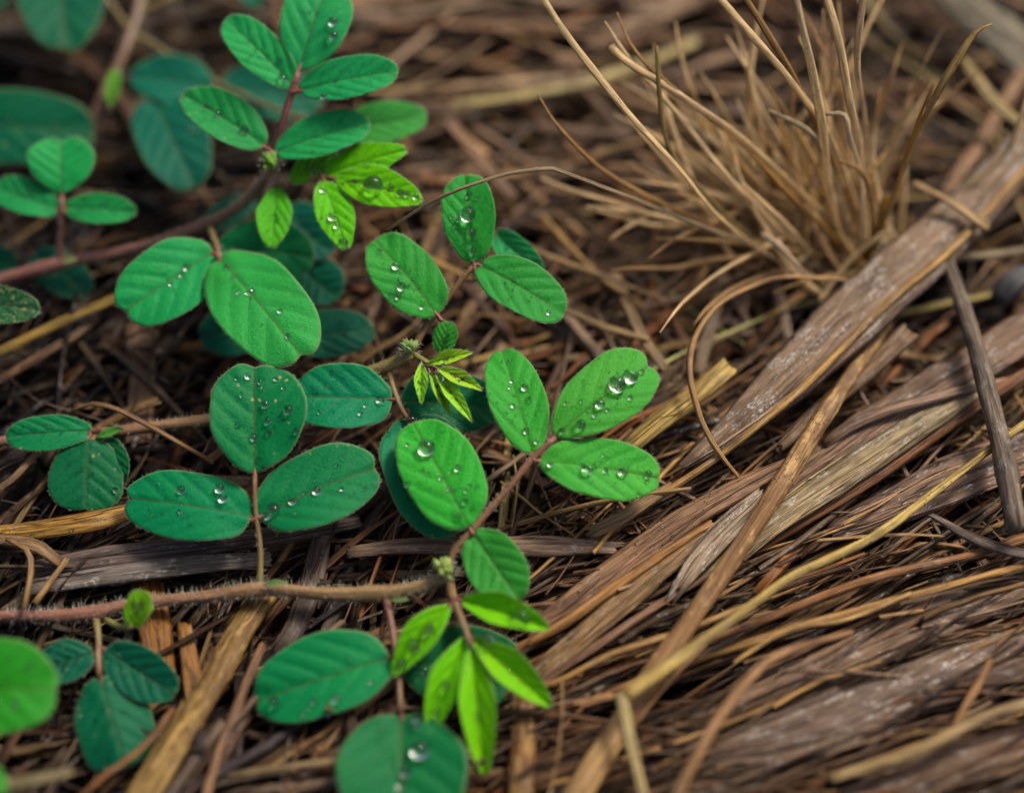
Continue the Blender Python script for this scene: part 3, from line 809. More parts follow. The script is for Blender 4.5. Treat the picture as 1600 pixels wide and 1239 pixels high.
# ------------------------------------------------------------------ dry grass tuft
tuft = empty('dry_grass_tuft', P(1325, 405, 0))
tag(tuft, 'tall tuft of bleached dry grass blades leaning left', 'grass tuft')
TUFT = [
    ([(835, -25, 4.1, 12), (885, 55, 3.7, 13), (965, 160, 3.0, 15), (1060, 262, 2.2, 14), (1130, 345, 1.4, 11), (1230, 420, .4, 10)], PALE),
    ([(840, 147, 2.7, 3), (875, 200, 2.5, 7), (950, 270, 2.0, 9), (1060, 330, 1.3, 10), (1200, 390, .4, 8)], TAN),
    ([(603, 362, 1.75, 4), (680, 312, 2.5, 6), (770, 278, 2.7, 7), (850, 262, 2.75, 8), (870, 265, 2.7, 8), (960, 298, 2.2, 8), (1080, 345, 1.4, 9), (1220, 400, .4, 9)], (.42, .32, .2)),
    ([(845, 280, 1.0, 6), (930, 310, 1.1, 8), (1020, 335, 1.1, 9), (1120, 360, .8, 9), (1230, 390, .3, 7)], PALE),
    ([(955, 70, 3.0, 14), (985, 100, 3.0, 13), (1080, 160, 2.6, 12), (1180, 235, 1.9, 11), (1290, 340, .8, 10), (1330, 400, .2, 8)], PALE),
    ([(945, 32, 3.2, 3), (985, 95, 2.9, 8), (1060, 180, 2.4, 10), (1150, 290, 1.6, 11), (1260, 395, .3, 8)], PALE),
    ([(964, 20, 3.2, 3), (992, 80, 3.0, 7), (1060, 145, 2.7, 8), (1200, 260, 1.6, 8), (1310, 390, .3, 7)], TAN),
    ([(1026, 72, 3.2, 6), (1030, 140, 2.8, 8), (1042, 220, 2.2, 8), (1090, 290, 1.6, 9), (1200, 400, .3, 8)], (.42, .32, .13)),
    ([(1105, -25, 4.0, 14), (1165, 45, 3.6, 14), (1230, 120, 3.0, 13), (1295, 210, 2.0, 11), (1340, 330, .8, 9), (1345, 400, .1, 8)], PALE),
    ([(1150, -25, 3.9, 12), (1200, 55, 3.4, 12), (1245, 130, 2.8, 11), (1300, 250, 1.6, 10), (1330, 390, .2, 8)], TAN),
    ([(1240, -25, 4.2, 12), (1258, 60, 3.7, 13), (1270, 120, 3.2, 16), (1284, 200, 2.5, 17), (1295, 290, 1.5, 13), (1315, 400, .2, 9)], (.82, .66, .40)),
    ([(1285, -25, 4.2, 14), (1310, 60, 3.7, 16), (1325, 150, 2.9, 16), (1345, 250, 1.8, 12), (1345, 400, .1, 9)], PALE),
    ([(1352, -25, 4.0, 12), (1342, 50, 3.5, 14), (1340, 112, 3.0, 10), (1352, 200, 2.0, 9), (1348, 395, .1, 7)], (.72, .55, .34)),
    ([(1550, 38, 3.6, 3), (1525, 50, 3.55, 9), (1500, 85, 3.4, 16), (1462, 150, 3.0, 12), (1430, 215, 2.4, 7), (1400, 300, 1.5, 9), (1360, 400, .2, 12)], (.5, .36, .15)),
    ([(1460, 128, 3.0, 3), (1440, 175, 2.7, 6), (1420, 230, 2.2, 6), (1395, 310, 1.3, 9), (1355, 400, .2, 10)], (.5, .31, .1)),
    ([(1290, 180, 2.6, 6), (1320, 180, 2.7, 10), (1328, 215, 2.4, 11), (1345, 280, 1.6, 9), (1345, 400, .2, 8)], (.8, .66, .44)),
    ([(1310, 252, 2.0, 6), (1345, 268, 1.9, 9), (1362, 320, 1.3, 9), (1360, 410, .2, 9)], TAN),
    ([(1175, 245, 2.0, 6), (1240, 310, 1.5, 9), (1300, 370, .7, 9), (1330, 410, .1, 8)], (.5, .3, .1)),
    ([(1160, 285, 1.6, 6), (1215, 340, 1.2, 10), (1270, 400, .3, 8)], PALE),
    ([(1200, 172, 2.5, 7), (1250, 195, 2.5, 10), (1275, 220, 2.3, 9), (1310, 300, 1.3, 8), (1330, 400, .2, 8)], (.5, .4, .25)),
    ([(1280, 470, .3, 7), (1330, 405, .6, 9), (1390, 360, .9, 9)], PALE),
    ([(1384, 308, 1.2, 14), (1375, 350, .9, 18), (1350, 410, .2, 14)], (.46, .28, .08)),
    ([(1190, 365, 1.2, 10), (1220, 385, 1.2, 14), (1250, 420, .8, 8), (1300, 450, .2, 7)], (.75, .6, .42)),
]
for pts, tint in TUFT:
    S('blade', [(q[0], q[1], q[2], q[3] * .9) for q in pts], tint, parent=tuft, m=5, arch=0.16, ridge=0.0, thick=0.1, jag=(0, 0.02), style=(0.5, 0.0, 0), n=34, upv=(0, -0.4, 0.8), twist=rng.normal(0, .5))
for k in range(125):
    a = math.radians(rng.normal(134, 24) if rng.random() < .8 else rng.normal(80, 16))
    bx, by = rng.normal(1300, 62), rng.normal(388, 32)
    Lp = rng.uniform(110, 400)
    bendp = rng.normal(0, 0.3)
    kink = rng.normal(0, .3) if rng.random() < .45 else 0
    pts = []
    for q in (0, .3, .6, .85, 1.0):
        aa = a + bendp * q + (kink if q > .5 else 0)
        hh = .1 + (Lp * q) / 123.0 * rng.uniform(.75, .95) * math.sin(min(max(aa, .5), 2.6))
        wq = (7, 10, 9, 6, 2)[int(round(q * 4))] * rng.uniform(.8, 1.2)
        pts.append((bx + math.cos(aa) * Lp * q, by - math.sin(aa) * Lp * q, min(hh, 4.2), wq))
    t = np.array([PALE, PALE, (.66, .46, .2), (.86, .7, .44), (.6, .4, .2)][rng.integers(5)]) * rng.uniform(.85, 1.05)
    S('blade', pts, t, parent=tuft, m=4, arch=0.18, ridge=0.0, thick=0.12, jag=(0, 0), style=(0.5, 0.05, 0), n=18, upv=(0, -0.4, 0.8), twist=rng.normal(0, .8))

# ------------------------------------------------------------------ vines
LEAFLETS = []           # (object, bvh, vine key, short description)


def hair_tris(pts, dirs, lens, width):
    """thin three-sided spikes, V and tri faces"""
    n = len(pts)
    r = rng.normal(0, 1, (n, 3))
    side = np.cross(dirs, r)
    side /= np.linalg.norm(side, axis=1)[:, None] + 1e-9
    s2 = np.cross(dirs, side)
    a = pts + side * width
    b_ = pts - side * width * .5 + s2 * width * .87
    c_ = pts - side * width * .5 - s2 * width * .87
    tip = pts + dirs * np.asarray(lens)[:, None]
    V = np.stack([a, b_, c_, tip], 1).reshape(-1, 3)
    i = np.arange(n)[:, None] * 4
    F = np.concatenate([i + [[0, 1, 3]], i + [[1, 2, 3]], i + [[2, 0, 3]]])
    return V, F


def leaflet(parent, b, t, wpx, hb, ht, col, roll=0.0, fold=0.15, bend=0.05, notch=0.008, ob=1.0, dis=None, puff=0.01, sharp=2.0, desc='', vine='', nr=13, ntn=60, hair=True, tipsharp=0.0, curl=0.0):
    B, T = P(b[0], b[1], hb), P(t[0], t[1], ht)
    X = T - B
    L = np.linalg.norm(X)
    x = X / L
    toc = CAM - (B + T) / 2
    toc /= np.linalg.norm(toc)
    nrm = np.array([0, 0, 1.0]) * .55 + toc * .45
    nrm -= (nrm @ x) * x
    nrm /= np.linalg.norm(nrm)
    y = np.cross(nrm, x)
    cr, sr = math.cos(roll), math.sin(roll)
    y, nrm = y * cr + nrm * sr, nrm * cr - y * sr
    mid = (B + T) / 2
    a0, a1 = proj(B), proj(T)
    ax = (a1 - a0) / np.linalg.norm(a1 - a0)
    dv = proj(mid + y * .5) - proj(mid - y * .5)
    perp = abs(dv[0] * -ax[1] + dv[1] * ax[0])
    W = wpx / max(perp, 25.0)
    W = min(W, L * 1.15)
    # outline
    th = np.linspace(0, 2 * np.pi, ntn, endpoint=False)
    cx, sy = np.cos(th), np.sin(th)
    s = 0.5 + 0.5 * np.sign(cx) * np.abs(cx) ** (2 / sharp)
    yy = np.sign(sy) * np.abs(sy) ** (2 / sharp)
    s = s ** (1 / ob)                              # ob > 1: widest towards the tip
    s = s - notch * np.exp(-(yy / .16) ** 2) * (s > .5) * 1.6
    yy = yy * (1 - tipsharp * np.clip((s - .45) / .55, 0, 1) ** 1.3 * .65) * (1 - tipsharp * .5 * np.clip((.4 - s) / .4, 0, 1))
    ph1, ph2 = rng.uniform(0, 6.28, 2)
    wv = 1 + 0.018 * np.sin(3 * th + ph1) + 0.012 * np.sin(7 * th + ph2)
    s = .5 + (s - .5) * wv
    yy = yy * wv * (1 + rng.normal(0, .03) * np.sign(yy))
    R = np.linspace(0, 1, nr + 1)[1:] ** .85
    sg = np.concatenate([[0.5], (0.5 + R[:, None] * (s - .5)[None]).ravel()])
    tg = np.concatenate([[0.0], (R[:, None] * yy[None]).ravel()])
    rg = np.concatenate([[0.0], np.repeat(R, ntn)])
    # relief; the vein phase needs the object's random value only in the shader, so relief uses soft pads
    ab = np.abs(tg)
    q1, q2 = rng.uniform(0, 6.28, 2)
    vsh = rng.uniform(0, .2)
    z = fold * W * .5 * (np.sqrt(ab ** 2 + .004) - .06) + bend * L * 4 * sg * (1 - sg) - curl * W * .5 * ab ** 2.2
    z += puff * W * (np.abs(np.sin((sg + vsh - .40 * ab ** 1.25) * VEINS * np.pi + np.where(tg > 0, 1.5708, 0))) * np.clip(ab * 5, 0, 1) * (1 - rg ** 5))
    z += .02 * W * np.sin(sg * 5 + q1) * np.sin(tg * 2.5 + q2) + .018 * W * rg ** 3 * np.sin(6 * np.arctan2(tg, sg - .5) + q2)
    # fold height is taken out so the midrib keeps its place
    loc = B[None] + x[None] * (sg * L)[:, None] + y[None] * (tg * W * .5)[:, None] + nrm[None] * z[:, None]
    thick = .018 * np.sqrt(np.clip(1 - rg ** 4, 0, 1)) + .006
    bot = loc - nrm[None] * thick[:, None]
    nv = len(loc)
    F = []
    j = np.arange(ntn)
    j2 = (j + 1) % ntn
    tri = np.stack([np.zeros(ntn, int), 1 + j, 1 + j2], 1)
    quads = []
    for k in range(nr - 1):
        a_ = 1 + k * ntn
        quads.append(np.stack([a_ + j, a_ + ntn + j, a_ + ntn + j2, a_ + j2], 1))
    Q = np.vstack(quads)
    e = 1 + (nr - 1) * ntn
    rimq = np.stack([e + j, nv + e + j, nv + e + j2, e + j2], 1)
    faces = tri.tolist() + Q.tolist() + rimq.tolist() + (tri[:, ::-1] + nv).tolist() + (Q[:, ::-1] + nv).tolist()
    V = np.vstack([loc, bot])
    lf = np.tile(np.stack([sg + vsh, tg, rg], 1), (2, 1))
    mi = [0] * len(faces)
    if hair:
        nh = int(70 + 50 * L)
        jj = rng.integers(0, ntn, nh)
        fr_ = rng.random(nh)[:, None]
        p0 = loc[e + jj] * (1 - fr_) + loc[e + (jj + 1) % ntn] * fr_
        dd = p0 - mid
        dd /= np.linalg.norm(dd, axis=1)[:, None]
        dd = dd + rng.normal(0, .35, dd.shape) + nrm * .25
        dd /= np.linalg.norm(dd, axis=1)[:, None]
        hv, hf = hair_tris(p0, dd, rng.uniform(.015, .045, nh), .0012)
        faces += (hf + len(V)).tolist()
        mi += [1] * len(hf)
        V = np.vstack([V, hv])
        lf = np.vstack([lf, np.zeros((len(hv), 3))])
    # short red stalk of the leaflet
    a6 = np.linspace(0, 2 * np.pi, 6, endpoint=False)
    rs = .026 * min(1.0, L / 1.0)
    rings = [B + x * d_ - nrm * .012 + (y[None] * np.cos(a6)[:, None] + nrm[None] * np.sin(a6)[:, None]) * r_ for d_, r_ in ((-.10 * min(1, L), rs * 1.2), (-.03, rs * 1.1), (.05, rs), (.13 * min(1, L), rs * .5))]
    o6 = len(V)
    for q in range(3):
        for j_ in range(6):
            faces.append([o6 + q * 6 + j_, o6 + q * 6 + (j_ + 1) % 6, o6 + q * 6 + 6 + (j_ + 1) % 6, o6 + q * 6 + 6 + j_])
            mi.append(2)
    V = np.vstack([V] + rings)
    lf = np.vstack([lf, np.zeros((24, 3))])
    tn = np.tile(np.array([.2, .05, .03, 1.0]), (len(V), 1))
    off = world_loc(parent)
    me = make_mesh('leaflet', V - off, faces, [M_LEAF, M_HAIR, M_STEM], {'lf': lf, 'tint': tn, 'suv': V}, mi)
    o = link('leaflet', me, parent)
    jit = rng.uniform(.9, 1.1)
    col = (col[0] * (rng.uniform(.9, 1.12) if col[0] > .05 else rng.uniform(.8, 1.5)), col[1] * jit, col[2] * jit * rng.uniform(.8, 1.2))
    o.color = (col[0], col[1], col[2], dis if dis is not None else (0.0 if col[0] > .05 else rng.uniform(0, .3)))
    nf = len(tri) + len(Q)
    bvh = BVHTree.FromPolygons([Vector(v_) for v_ in loc.tolist()], faces[:nf])
    LEAFLETS.append((o, bvh, vine, desc, loc, nrm))
    return o


def tube_geo(pts, sides=12, tints=None, hairs=0.0, hairlen=.06, n=None):
    """pts rows px,py,h,radius px -> mesh data in world space"""
    W = np.array([list(P(p[0], p[1], p[2])) + [p[3] * cm_per_px(P(p[0], p[1], p[2]))] for p in pts])
    L = np.linalg.norm(np.diff(W[:, :3], axis=0), axis=1).sum()
    n = n or int(np.clip(L * 9, 6, 110))
    s = spline(W, n)
    c, r = s[:, :3], np.clip(s[:, 3] * (.84 if sides < 10 else 1.0), .004, None)
    t, y, nn = frames(c, (0, -.3, 1))
    a = np.linspace(0, 2 * np.pi, sides, endpoint=False)
    rr = r[:, None] * (1 + .035 * rng.normal(0, 1, (n, sides)))
    ring = c[:, None] + y[:, None] * (np.cos(a)[None] * rr)[..., None] + nn[:, None] * (np.sin(a)[None] * rr)[..., None]
    V = ring.reshape(-1, 3)
    i = np.arange(n - 1)[:, None] * sides
    j = np.arange(sides)[None]
    j2 = (j + 1) % sides
    F = np.stack([i + j, i + j2, i + sides + j2, i + sides + j], -1).reshape(-1, 4).tolist()
    F += [list(range(sides))[::-1], list(range((n - 1) * sides, n * sides))]
    up = np.tile(np.sin(a), n)
    f = np.repeat(np.linspace(0, 1, n), sides)
    top0, bot0, top1, bot1 = [np.array(q) for q in tints]
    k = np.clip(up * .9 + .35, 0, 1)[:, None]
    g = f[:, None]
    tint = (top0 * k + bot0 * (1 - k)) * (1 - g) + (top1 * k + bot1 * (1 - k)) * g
    Ls = np.r_[0, np.cumsum(np.linalg.norm(np.diff(c, axis=0), axis=1))]
    suv = np.stack([np.repeat(Ls, sides), np.tile(a * .1, n), np.zeros(n * sides)], 1)
    mi = [0] * len(F)
    tint = np.c_[tint, np.ones(len(tint))]
    if hairs > 0:
        nh = int(L * hairs)
        q = rng.integers(0, n - 1, nh)
        fr_ = rng.random(nh)[:, None]
        aa = rng.uniform(0, 6.283, nh)
        d = y[q] * np.cos(aa)[:, None] + nn[q] * np.sin(aa)[:, None]
        p0 = c[q] * (1 - fr_) + c[q + 1] * fr_ + d * r[q][:, None] * .96
        d = d + rng.normal(0, .3, d.shape)
        d /= np.linalg.norm(d, axis=1)[:, None]
        hv, hf = hair_tris(p0, d, rng.uniform(.4, 1.3, nh) * hairlen, .0026)
        F += (hf + len(V)).tolist()
        mi += [1] * len(hf)
        V = np.vstack([V, hv])
        tint = np.vstack([tint, np.ones((len(hv), 4))])
        suv = np.vstack([suv, np.zeros((len(hv), 3))])
    return V, F, mi, {'tint': tint, 'suv': suv}


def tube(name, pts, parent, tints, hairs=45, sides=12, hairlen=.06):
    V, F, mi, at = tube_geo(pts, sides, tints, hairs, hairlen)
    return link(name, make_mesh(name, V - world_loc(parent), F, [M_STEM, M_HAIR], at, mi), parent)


PINK, GRN, OLV, RDB, BRN = (.27, .09, .075), (.15, .16, .03), (.24, .19, .05), (.17, .045, .03), (.22, .125, .045)
PET = (OLV, (.15, .14, .04), (.2, .09, .04), (.18, .12, .04))
# leaflet colours
C_MID, C_TEAL, C_DARK, C_BRT, C_YNG, C_DK2 = (.022, .30, .032), (.002, .205, .068), (.002, .12, .036), (.034, .37, .034), (.14, .52, .004), (.002, .115, .058)  # last one has the shade behind and at the left painted into its green
C_UP = (.010, .30, .075)


def bud(parent, px, py, h, rpx, col=(.20, .34, .04), n=11):
    c = P(px, py, h)
    k = cm_per_px(c)
    Vs, Fs, lf = [], [], []
    off = 0
    off0 = world_loc(parent)
    for i in range(n):
        d = rng.normal(0, 1, 3)
        d[2] = abs(d[2]) + .4
        d /= np.linalg.norm(d)
        R0 = rpx * k * rng.uniform(.5, .68)
        cc = c + d * rpx * k * .4
        s1 = np.cross(d, [.3, .5, .1])
        s1 /= np.linalg.norm(s1)
        s2 = np.cross(d, s1)
        a = np.linspace(0, 2 * np.pi, 8, endpoint=False)
        ring = []
        for z_, r_ in ((-1, .3), (-.5, .75), (0, .8), (.5, .55), (.95, .12)):
            ring.append(cc + d * z_ * R0 + (s1 * (np.cos(a) * r_ * R0 * .75)[:, None] + s2 * (np.sin(a) * r_ * R0 * .42)[:, None]))
        V = np.vstack(ring)
        j = np.arange(8)
        for q in range(4):
            Fs += np.stack([q * 8 + j, q * 8 + (j + 1) % 8, q * 8 + 8 + (j + 1) % 8, q * 8 + 8 + j], 1).__add__(off).tolist()
        Fs.append((np.arange(32, 40) + off).tolist())
        Vs.append(V)
        off += 40
    V = np.vstack(Vs)
    mi = [0] * len(Fs)
    nh = 45
    d = rng.normal(0, 1, (nh, 3))
    d[:, 2] = np.abs(d[:, 2])
    d /= np.linalg.norm(d, axis=1)[:, None]
    hv, hf = hair_tris(c + d * rpx * k * .8, d, rng.uniform(.03, .07, nh), .003)
    Fs += (hf + len(V)).tolist()
    mi += [1] * len(hf)
    lf = np.zeros((len(V) + len(hv), 3))
    lf[:len(V), 0] = rng.random(len(V))
    lf[:len(V), 1] = .3
    me = make_mesh('bud', np.vstack([V, hv]) - off0, Fs, [M_LEAF, M_HAIR], {'lf': lf}, mi)
    o = link('bud', me, parent)
    o.color = (*col, 0)
    return o


def stipule(parent, b, t, w, h, col=(.2, .27, .1)):
    o = leaflet(parent, b, t, w, h, h + .05, col, fold=.3, tipsharp=.8, nr=5, ntn=20, hair=False, desc='')
    o.name = 'stipule'
    LEAFLETS.pop()


def leaf(vine, vkey, rachis, leaflets, tints=PET, hairs=40, name='compound_leaf', label=None):
    o = tube(name, rachis, vine, tints, hairs, 9)
    if label: o['label'] = label
    for L in leaflets:
        kw = dict(L)
        leaflet(o, vine=vkey, **kw)
    return o


def D(b, t, w, hb, ht, col, desc='', **kw):
    return dict(b=b, t=t, wpx=w, hb=hb, ht=ht, col=col, desc=desc, **kw)


# --- lowest vine
VA = empty('creeping_vine', P(0, 963, 0))
tag(VA, 'creeping vine with the lowest reddish hairy stem and the sharpest leaves', 'vine')
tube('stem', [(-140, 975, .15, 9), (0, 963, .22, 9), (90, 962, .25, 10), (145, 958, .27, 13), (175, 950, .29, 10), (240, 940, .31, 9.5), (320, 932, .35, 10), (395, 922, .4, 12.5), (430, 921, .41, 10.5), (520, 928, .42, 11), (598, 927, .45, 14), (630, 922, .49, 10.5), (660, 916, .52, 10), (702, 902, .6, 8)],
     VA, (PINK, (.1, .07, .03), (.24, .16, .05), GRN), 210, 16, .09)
leaf(VA, 'A', [(404, 914, .42, 8), (407, 890, .5, 5.5), (406, 850, .62, 5.5), (400, 808, .78, 5), (398, 770, .9, 4.5), (398, 742, .98, 4.5)], [
    D((396, 808), (194, 778), 108, .78, .62, C_TEAL, 'the left leaflet of the left three-part leaf', fold=-.02, notch=.03, roll=.06, sharp=2.25),
    D((404, 808), (592, 728), 118, .78, .85, C_TEAL, 'the right leaflet of the left three-part leaf', notch=.02, roll=-.05, sharp=2.2),
    D((398, 742), (398, 570), 152, .98, 1.35, C_TEAL, 'the spotted upper leaflet of the left three-part leaf', notch=.02, ob=1.3, dis=.75, sharp=2.2)],
    label='three-part leaf on an upright hairy petiole')
leaf(VA, 'A', [(700, 908, .6, 6), (706, 868, .68, 6.5), (737, 828, .82, 7), (790, 768, .98, 6.5), (832, 716, 1.12, 7), (868, 684, 1.22, 5)], [
    D((733, 824), (645, 660), 122, .86, 1.12, C_BRT, 'the bright oval centre leaflet', notch=.0, fold=.03, sharp=2.15, bend=.07),
    D((738, 832), (812, 940), 92, .8, .6, C_MID, 'the rounded leaflet beside the level grey strip', fold=.16, notch=.02, roll=.1),
    D((833, 712), (783, 546), 90, 1.12, 1.28, C_BRT, 'the narrow upright centre leaflet', notch=.02, roll=.12, fold=.12, ob=1.1),
    D((842, 720), (1032, 748), 94, 1.12, .9, C_BRT, 'the level right centre leaflet with a row of drops', roll=-.05, fold=.1, ob=1.15, sharp=2.1),
    D((866, 682), (1020, 566), 108, 1.22, 1.32, C_BRT, 'the notched leaflet at the tip of the centre leaf', notch=.03, ob=1.35, sharp=2.2, fold=.06)],
    tints=(BRN, OLV, (.22, .09, .05), (.2, .05, .04)), hairs=70, label='five-part sharp leaf with the biggest water drops')
YK = dict(fold=.95, puff=.01, sharp=1.9, tipsharp=.55, bend=.05)
leaf(VA, 'A', [(702, 915, .58, 9), (712, 945, .66, 8), (726, 980, .72, 6), (735, 1008, .72, 5)], [
    D((720, 938), (860, 984), 52, .7, .78, C_YNG, 'the uppermost young leaflet near the bottom', **YK),
    D((703, 944), (612, 1058), 54, .66, .35, C_YNG, 'the leftmost young leaflet near the bottom', **YK),
    D((730, 994), (668, 1150), 54, .64, .22, C_YNG, 'the long young leaflet hanging left of centre', **YK),
    D((736, 1008), (757, 1216), 58, .62, .15, C_YNG, 'the longest hanging young leaflet', **YK),
    D((738, 998), (862, 1106), 56, .64, .35, C_YNG, 'the lower right young leaflet', **YK)],
    tints=(BRN, OLV, BRN, OLV), hairs=70, label='young bright yellow-green leaf with five folded leaflets')
leaf(VA, 'A', [(602, 930, .45, 9), (612, 980, .42, 7), (622, 1050, .36, 6), (626, 1112, .32, 5.5)], [
    D((612, 1026), (398, 1098), 128, .38, .2, C_TEAL, 'the dark oval leaflet left of the young leaf', sharp=2.2, notch=.015),
    D((630, 1040), (822, 1050), 125, .3, .1, C_DARK, 'the dark leaflet behind the young leaf', sharp=2.2),
    D((627, 1112), (630, 1325), 205, .3, .2, (.004, .16, .038), 'the broad leaflet cut by the bottom edge', fold=.14, sharp=2.0)],
    tints=((.2, .06, .04), (.15, .08, .04), BRN, OLV), label='older leaf below the stem with broad dark leaflets')
leaf(VA, 'A', [(150, 968, .25, 8), (154, 1000, .3, 6), (153, 1030, .32, 6), (156, 1058, .3, 5)], [
    D((146, 1020), (58, 1052), 66, .32, .25, C_DK2, 'the small dark leaflet beside the blurred corner leaflet', dis=.2),
    D((164, 1016), (276, 1086), 82, .32, .2, C_DK2, 'the right leaflet of the folded dark leaf', fold=.2, roll=.25),
    D((156, 1056), (196, 1200), 122, .3, .1, C_DK2, 'the lowest folded dark leaflet', fold=-.35, dis=.5, ob=1.25, sharp=2.6)],
    label='dull dark leaf drooping below the stem at the left')
leaf(VA, 'A', [(-140, 975, .3, 7), (-150, 1030, .9, 6), (-118, 1080, 1.4, 6)], [
    D((-116, 1080), (92, 1078), 152, 1.1, 1.15, (.012, .25, .012), 'the blurred bright leaflet in the lower left corner', sharp=2.3),
    D((-120, 1150), (12, 1235), 60, 1.3, 1.2, (.03, .3, .02), 'the sliver of leaflet in the lower left corner')])
leaf(VA, 'A', [(165, 968, .3, 6), (190, 980, .42, 6), (208, 976, .5, 5)], [
    D((206, 978), (226, 922), 40, .5, .75, (.14, .38, .005), 'the tiny bright sprout leaflet on the lowest stem', fold=.35, sharp=2.6),
    D((208, 978), (238, 944), 20, .48, .6, (.16, .4, .01), 'the smaller bright sprout leaflet on the lowest stem', fold=.5)],
    tints=(OLV, OLV, (.25, .3, .05), (.2, .3, .03)), label='tiny bright side shoot on the stem')
bud(VA, 694, 893, .72, 25, (.36, .52, .14), 16)
stipule(VA, (412, 914), (450, 909), 12, .55)
stipule(VA, (608, 938), (640, 936), 9, .55)

# --- middle vine
VB = empty('creeping_vine', P(150, 680, 0))
tag(VB, 'creeping vine whose stem passes behind the left three-part leaf', 'vine')
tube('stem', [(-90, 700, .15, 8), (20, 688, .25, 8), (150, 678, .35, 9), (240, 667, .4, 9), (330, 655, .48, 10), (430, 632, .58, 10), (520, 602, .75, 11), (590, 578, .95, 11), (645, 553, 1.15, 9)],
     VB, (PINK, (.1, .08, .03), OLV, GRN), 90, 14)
leaf(VB, 'B', [(642, 554, 1.12, 7), (662, 516, 1.25, 7), (690, 478, 1.42, 6), (720, 440, 1.6, 5.5), (743, 412, 1.72, 5)], [
    D((683, 492), (584, 374), 96, 1.45, 1.8, C_MID, 'the oval leaflet below the bent grass stem', fold=.12, sharp=2.2, roll=.1),
    D((688, 552), (703, 502), 38, 1.1, 1.3, C_MID, 'the small leaflet above the young folded shoot'),
    D((740, 411), (727, 272), 84, 1.74, 2.25, C_MID, 'the upright leaflet crossed by the bent grass stem', fold=.14, ob=1.15, sharp=2.15),
    D((748, 414), (883, 494), 82, 1.72, 1.5, C_MID, 'the slanting leaflet right of the bent grass stem', fold=.14, sharp=2.15, roll=-.15),
    D((772, 366), (850, 432), 48, 1.38, 1.3, (.03, .36, .10), 'the curled leaflet behind the slanting leaflet', roll=.25, fold=.35, ob=.8)],
    tints=(BRN, OLV, BRN, OLV), label='five-part leaf reaching up towards the grass tuft')
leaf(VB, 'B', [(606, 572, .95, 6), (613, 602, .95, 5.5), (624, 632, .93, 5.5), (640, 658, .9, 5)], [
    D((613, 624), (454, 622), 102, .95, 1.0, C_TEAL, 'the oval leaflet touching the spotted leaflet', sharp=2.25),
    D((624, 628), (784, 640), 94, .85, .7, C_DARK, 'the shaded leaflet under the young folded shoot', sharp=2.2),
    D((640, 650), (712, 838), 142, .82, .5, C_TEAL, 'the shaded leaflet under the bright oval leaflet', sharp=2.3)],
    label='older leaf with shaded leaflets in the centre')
YB = dict(fold=.7, puff=.02, sharp=1.8, tipsharp=.7, bend=.06)
leaf(VB, 'B', [(645, 553, 1.15, 6), (665, 565, 1.2, 5), (680, 574, 1.25, 4)], [
    D((668, 570), (738, 551), 23, 1.25, 1.4, (.28, .6, .03), 'the topmost blade of the young folded shoot', **YB), D((658, 568), (658, 632), 23, 1.2, 1.1, (.28, .6, .03), 'the leftmost blade of the young folded shoot', **YB),
    D((672, 582), (703, 650), 19, 1.25, 1.15, (.28, .6, .03), 'the thinnest blade of the young folded shoot', **YB), D((681, 584), (738, 660), 24, 1.3, 1.2, (.28, .6, .03), 'the lowest blade of the young folded shoot', **YB),
    D((684, 576), (754, 610), 25, 1.35, 1.35, (.28, .6, .03), 'the right-hand blade of the young folded shoot', **YB)], tints=(OLV, OLV, (.25, .3, .05), (.2, .3, .03)), label='young folded yellow-green shoot leaf')
leaf(VB, 'B', [(150, 680, .38, 6), (147, 684, .45, 5), (144, 690, .48, 4)], [
    D((144, 673), (7, 684), 56, .5, .5, C_TEAL, 'the pale-scarred leaflet at the left edge', dis=.8),
    D((139, 686), (133, 799), 118, .48, .25, C_DARK, 'the drooping dark leaflet above the thick golden straw', ob=1.2, sharp=2.5, fold=-.15, dis=.45),
    D((168, 684), (186, 762), 54, .42, .2, C_DARK, 'the hidden dark leaflet behind the drooping leaflet', roll=.3)],
    label='three-part leaf at the left end of the stem')
bud(VB, 639, 547, 1.25, 19, (.30, .48, .14), 14)
stipule(VB, (150, 684), (193, 668), 15, .5, (.08, .3, .05))

# --- upper vine
VC = empty('creeping_vine', P(0, 437, 0))
tag(VC, 'creeping vine with the thick pink upper stem rising to the right', 'vine')
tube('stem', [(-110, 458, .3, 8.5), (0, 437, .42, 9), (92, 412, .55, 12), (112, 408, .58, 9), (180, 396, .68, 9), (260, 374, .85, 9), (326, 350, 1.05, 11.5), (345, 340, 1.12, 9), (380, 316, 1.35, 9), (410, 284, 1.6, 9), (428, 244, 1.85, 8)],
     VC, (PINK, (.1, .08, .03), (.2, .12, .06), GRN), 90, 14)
leaf(VC, 'C', [(426, 250, 1.85, 7), (432, 225, 2.0, 7), (445, 180, 2.3, 6.5), (457, 142, 2.5, 7), (466, 114, 2.65, 5)], [
    D((414, 230), (286, 148), 74, 2.1, 2.35, C_UP, 'the lower left leaflet of the uppermost leaf', fold=.28, roll=.1),
    D((430, 238), (580, 192), 66, 2.1, 2.3, C_UP, 'the lower right leaflet of the uppermost leaf', fold=.25),
    D((460, 136), (350, 30), 70, 2.55, 2.85, C_UP, 'the upper left leaflet of the uppermost leaf', fold=.25),
    D((468, 142), (624, 112), 66, 2.55, 2.75, C_UP, 'the upper right leaflet of the uppermost leaf', fold=.25),
    D((466, 112), (514, -32), 110, 2.65, 3.05, C_UP, 'the leaflet cut by the top edge', fold=.15, ob=1.25)],
    tints=(PINK, OLV, (.25, .07, .06), (.2, .08, .05)), label='five-part soft-focus leaf reaching the top edge')
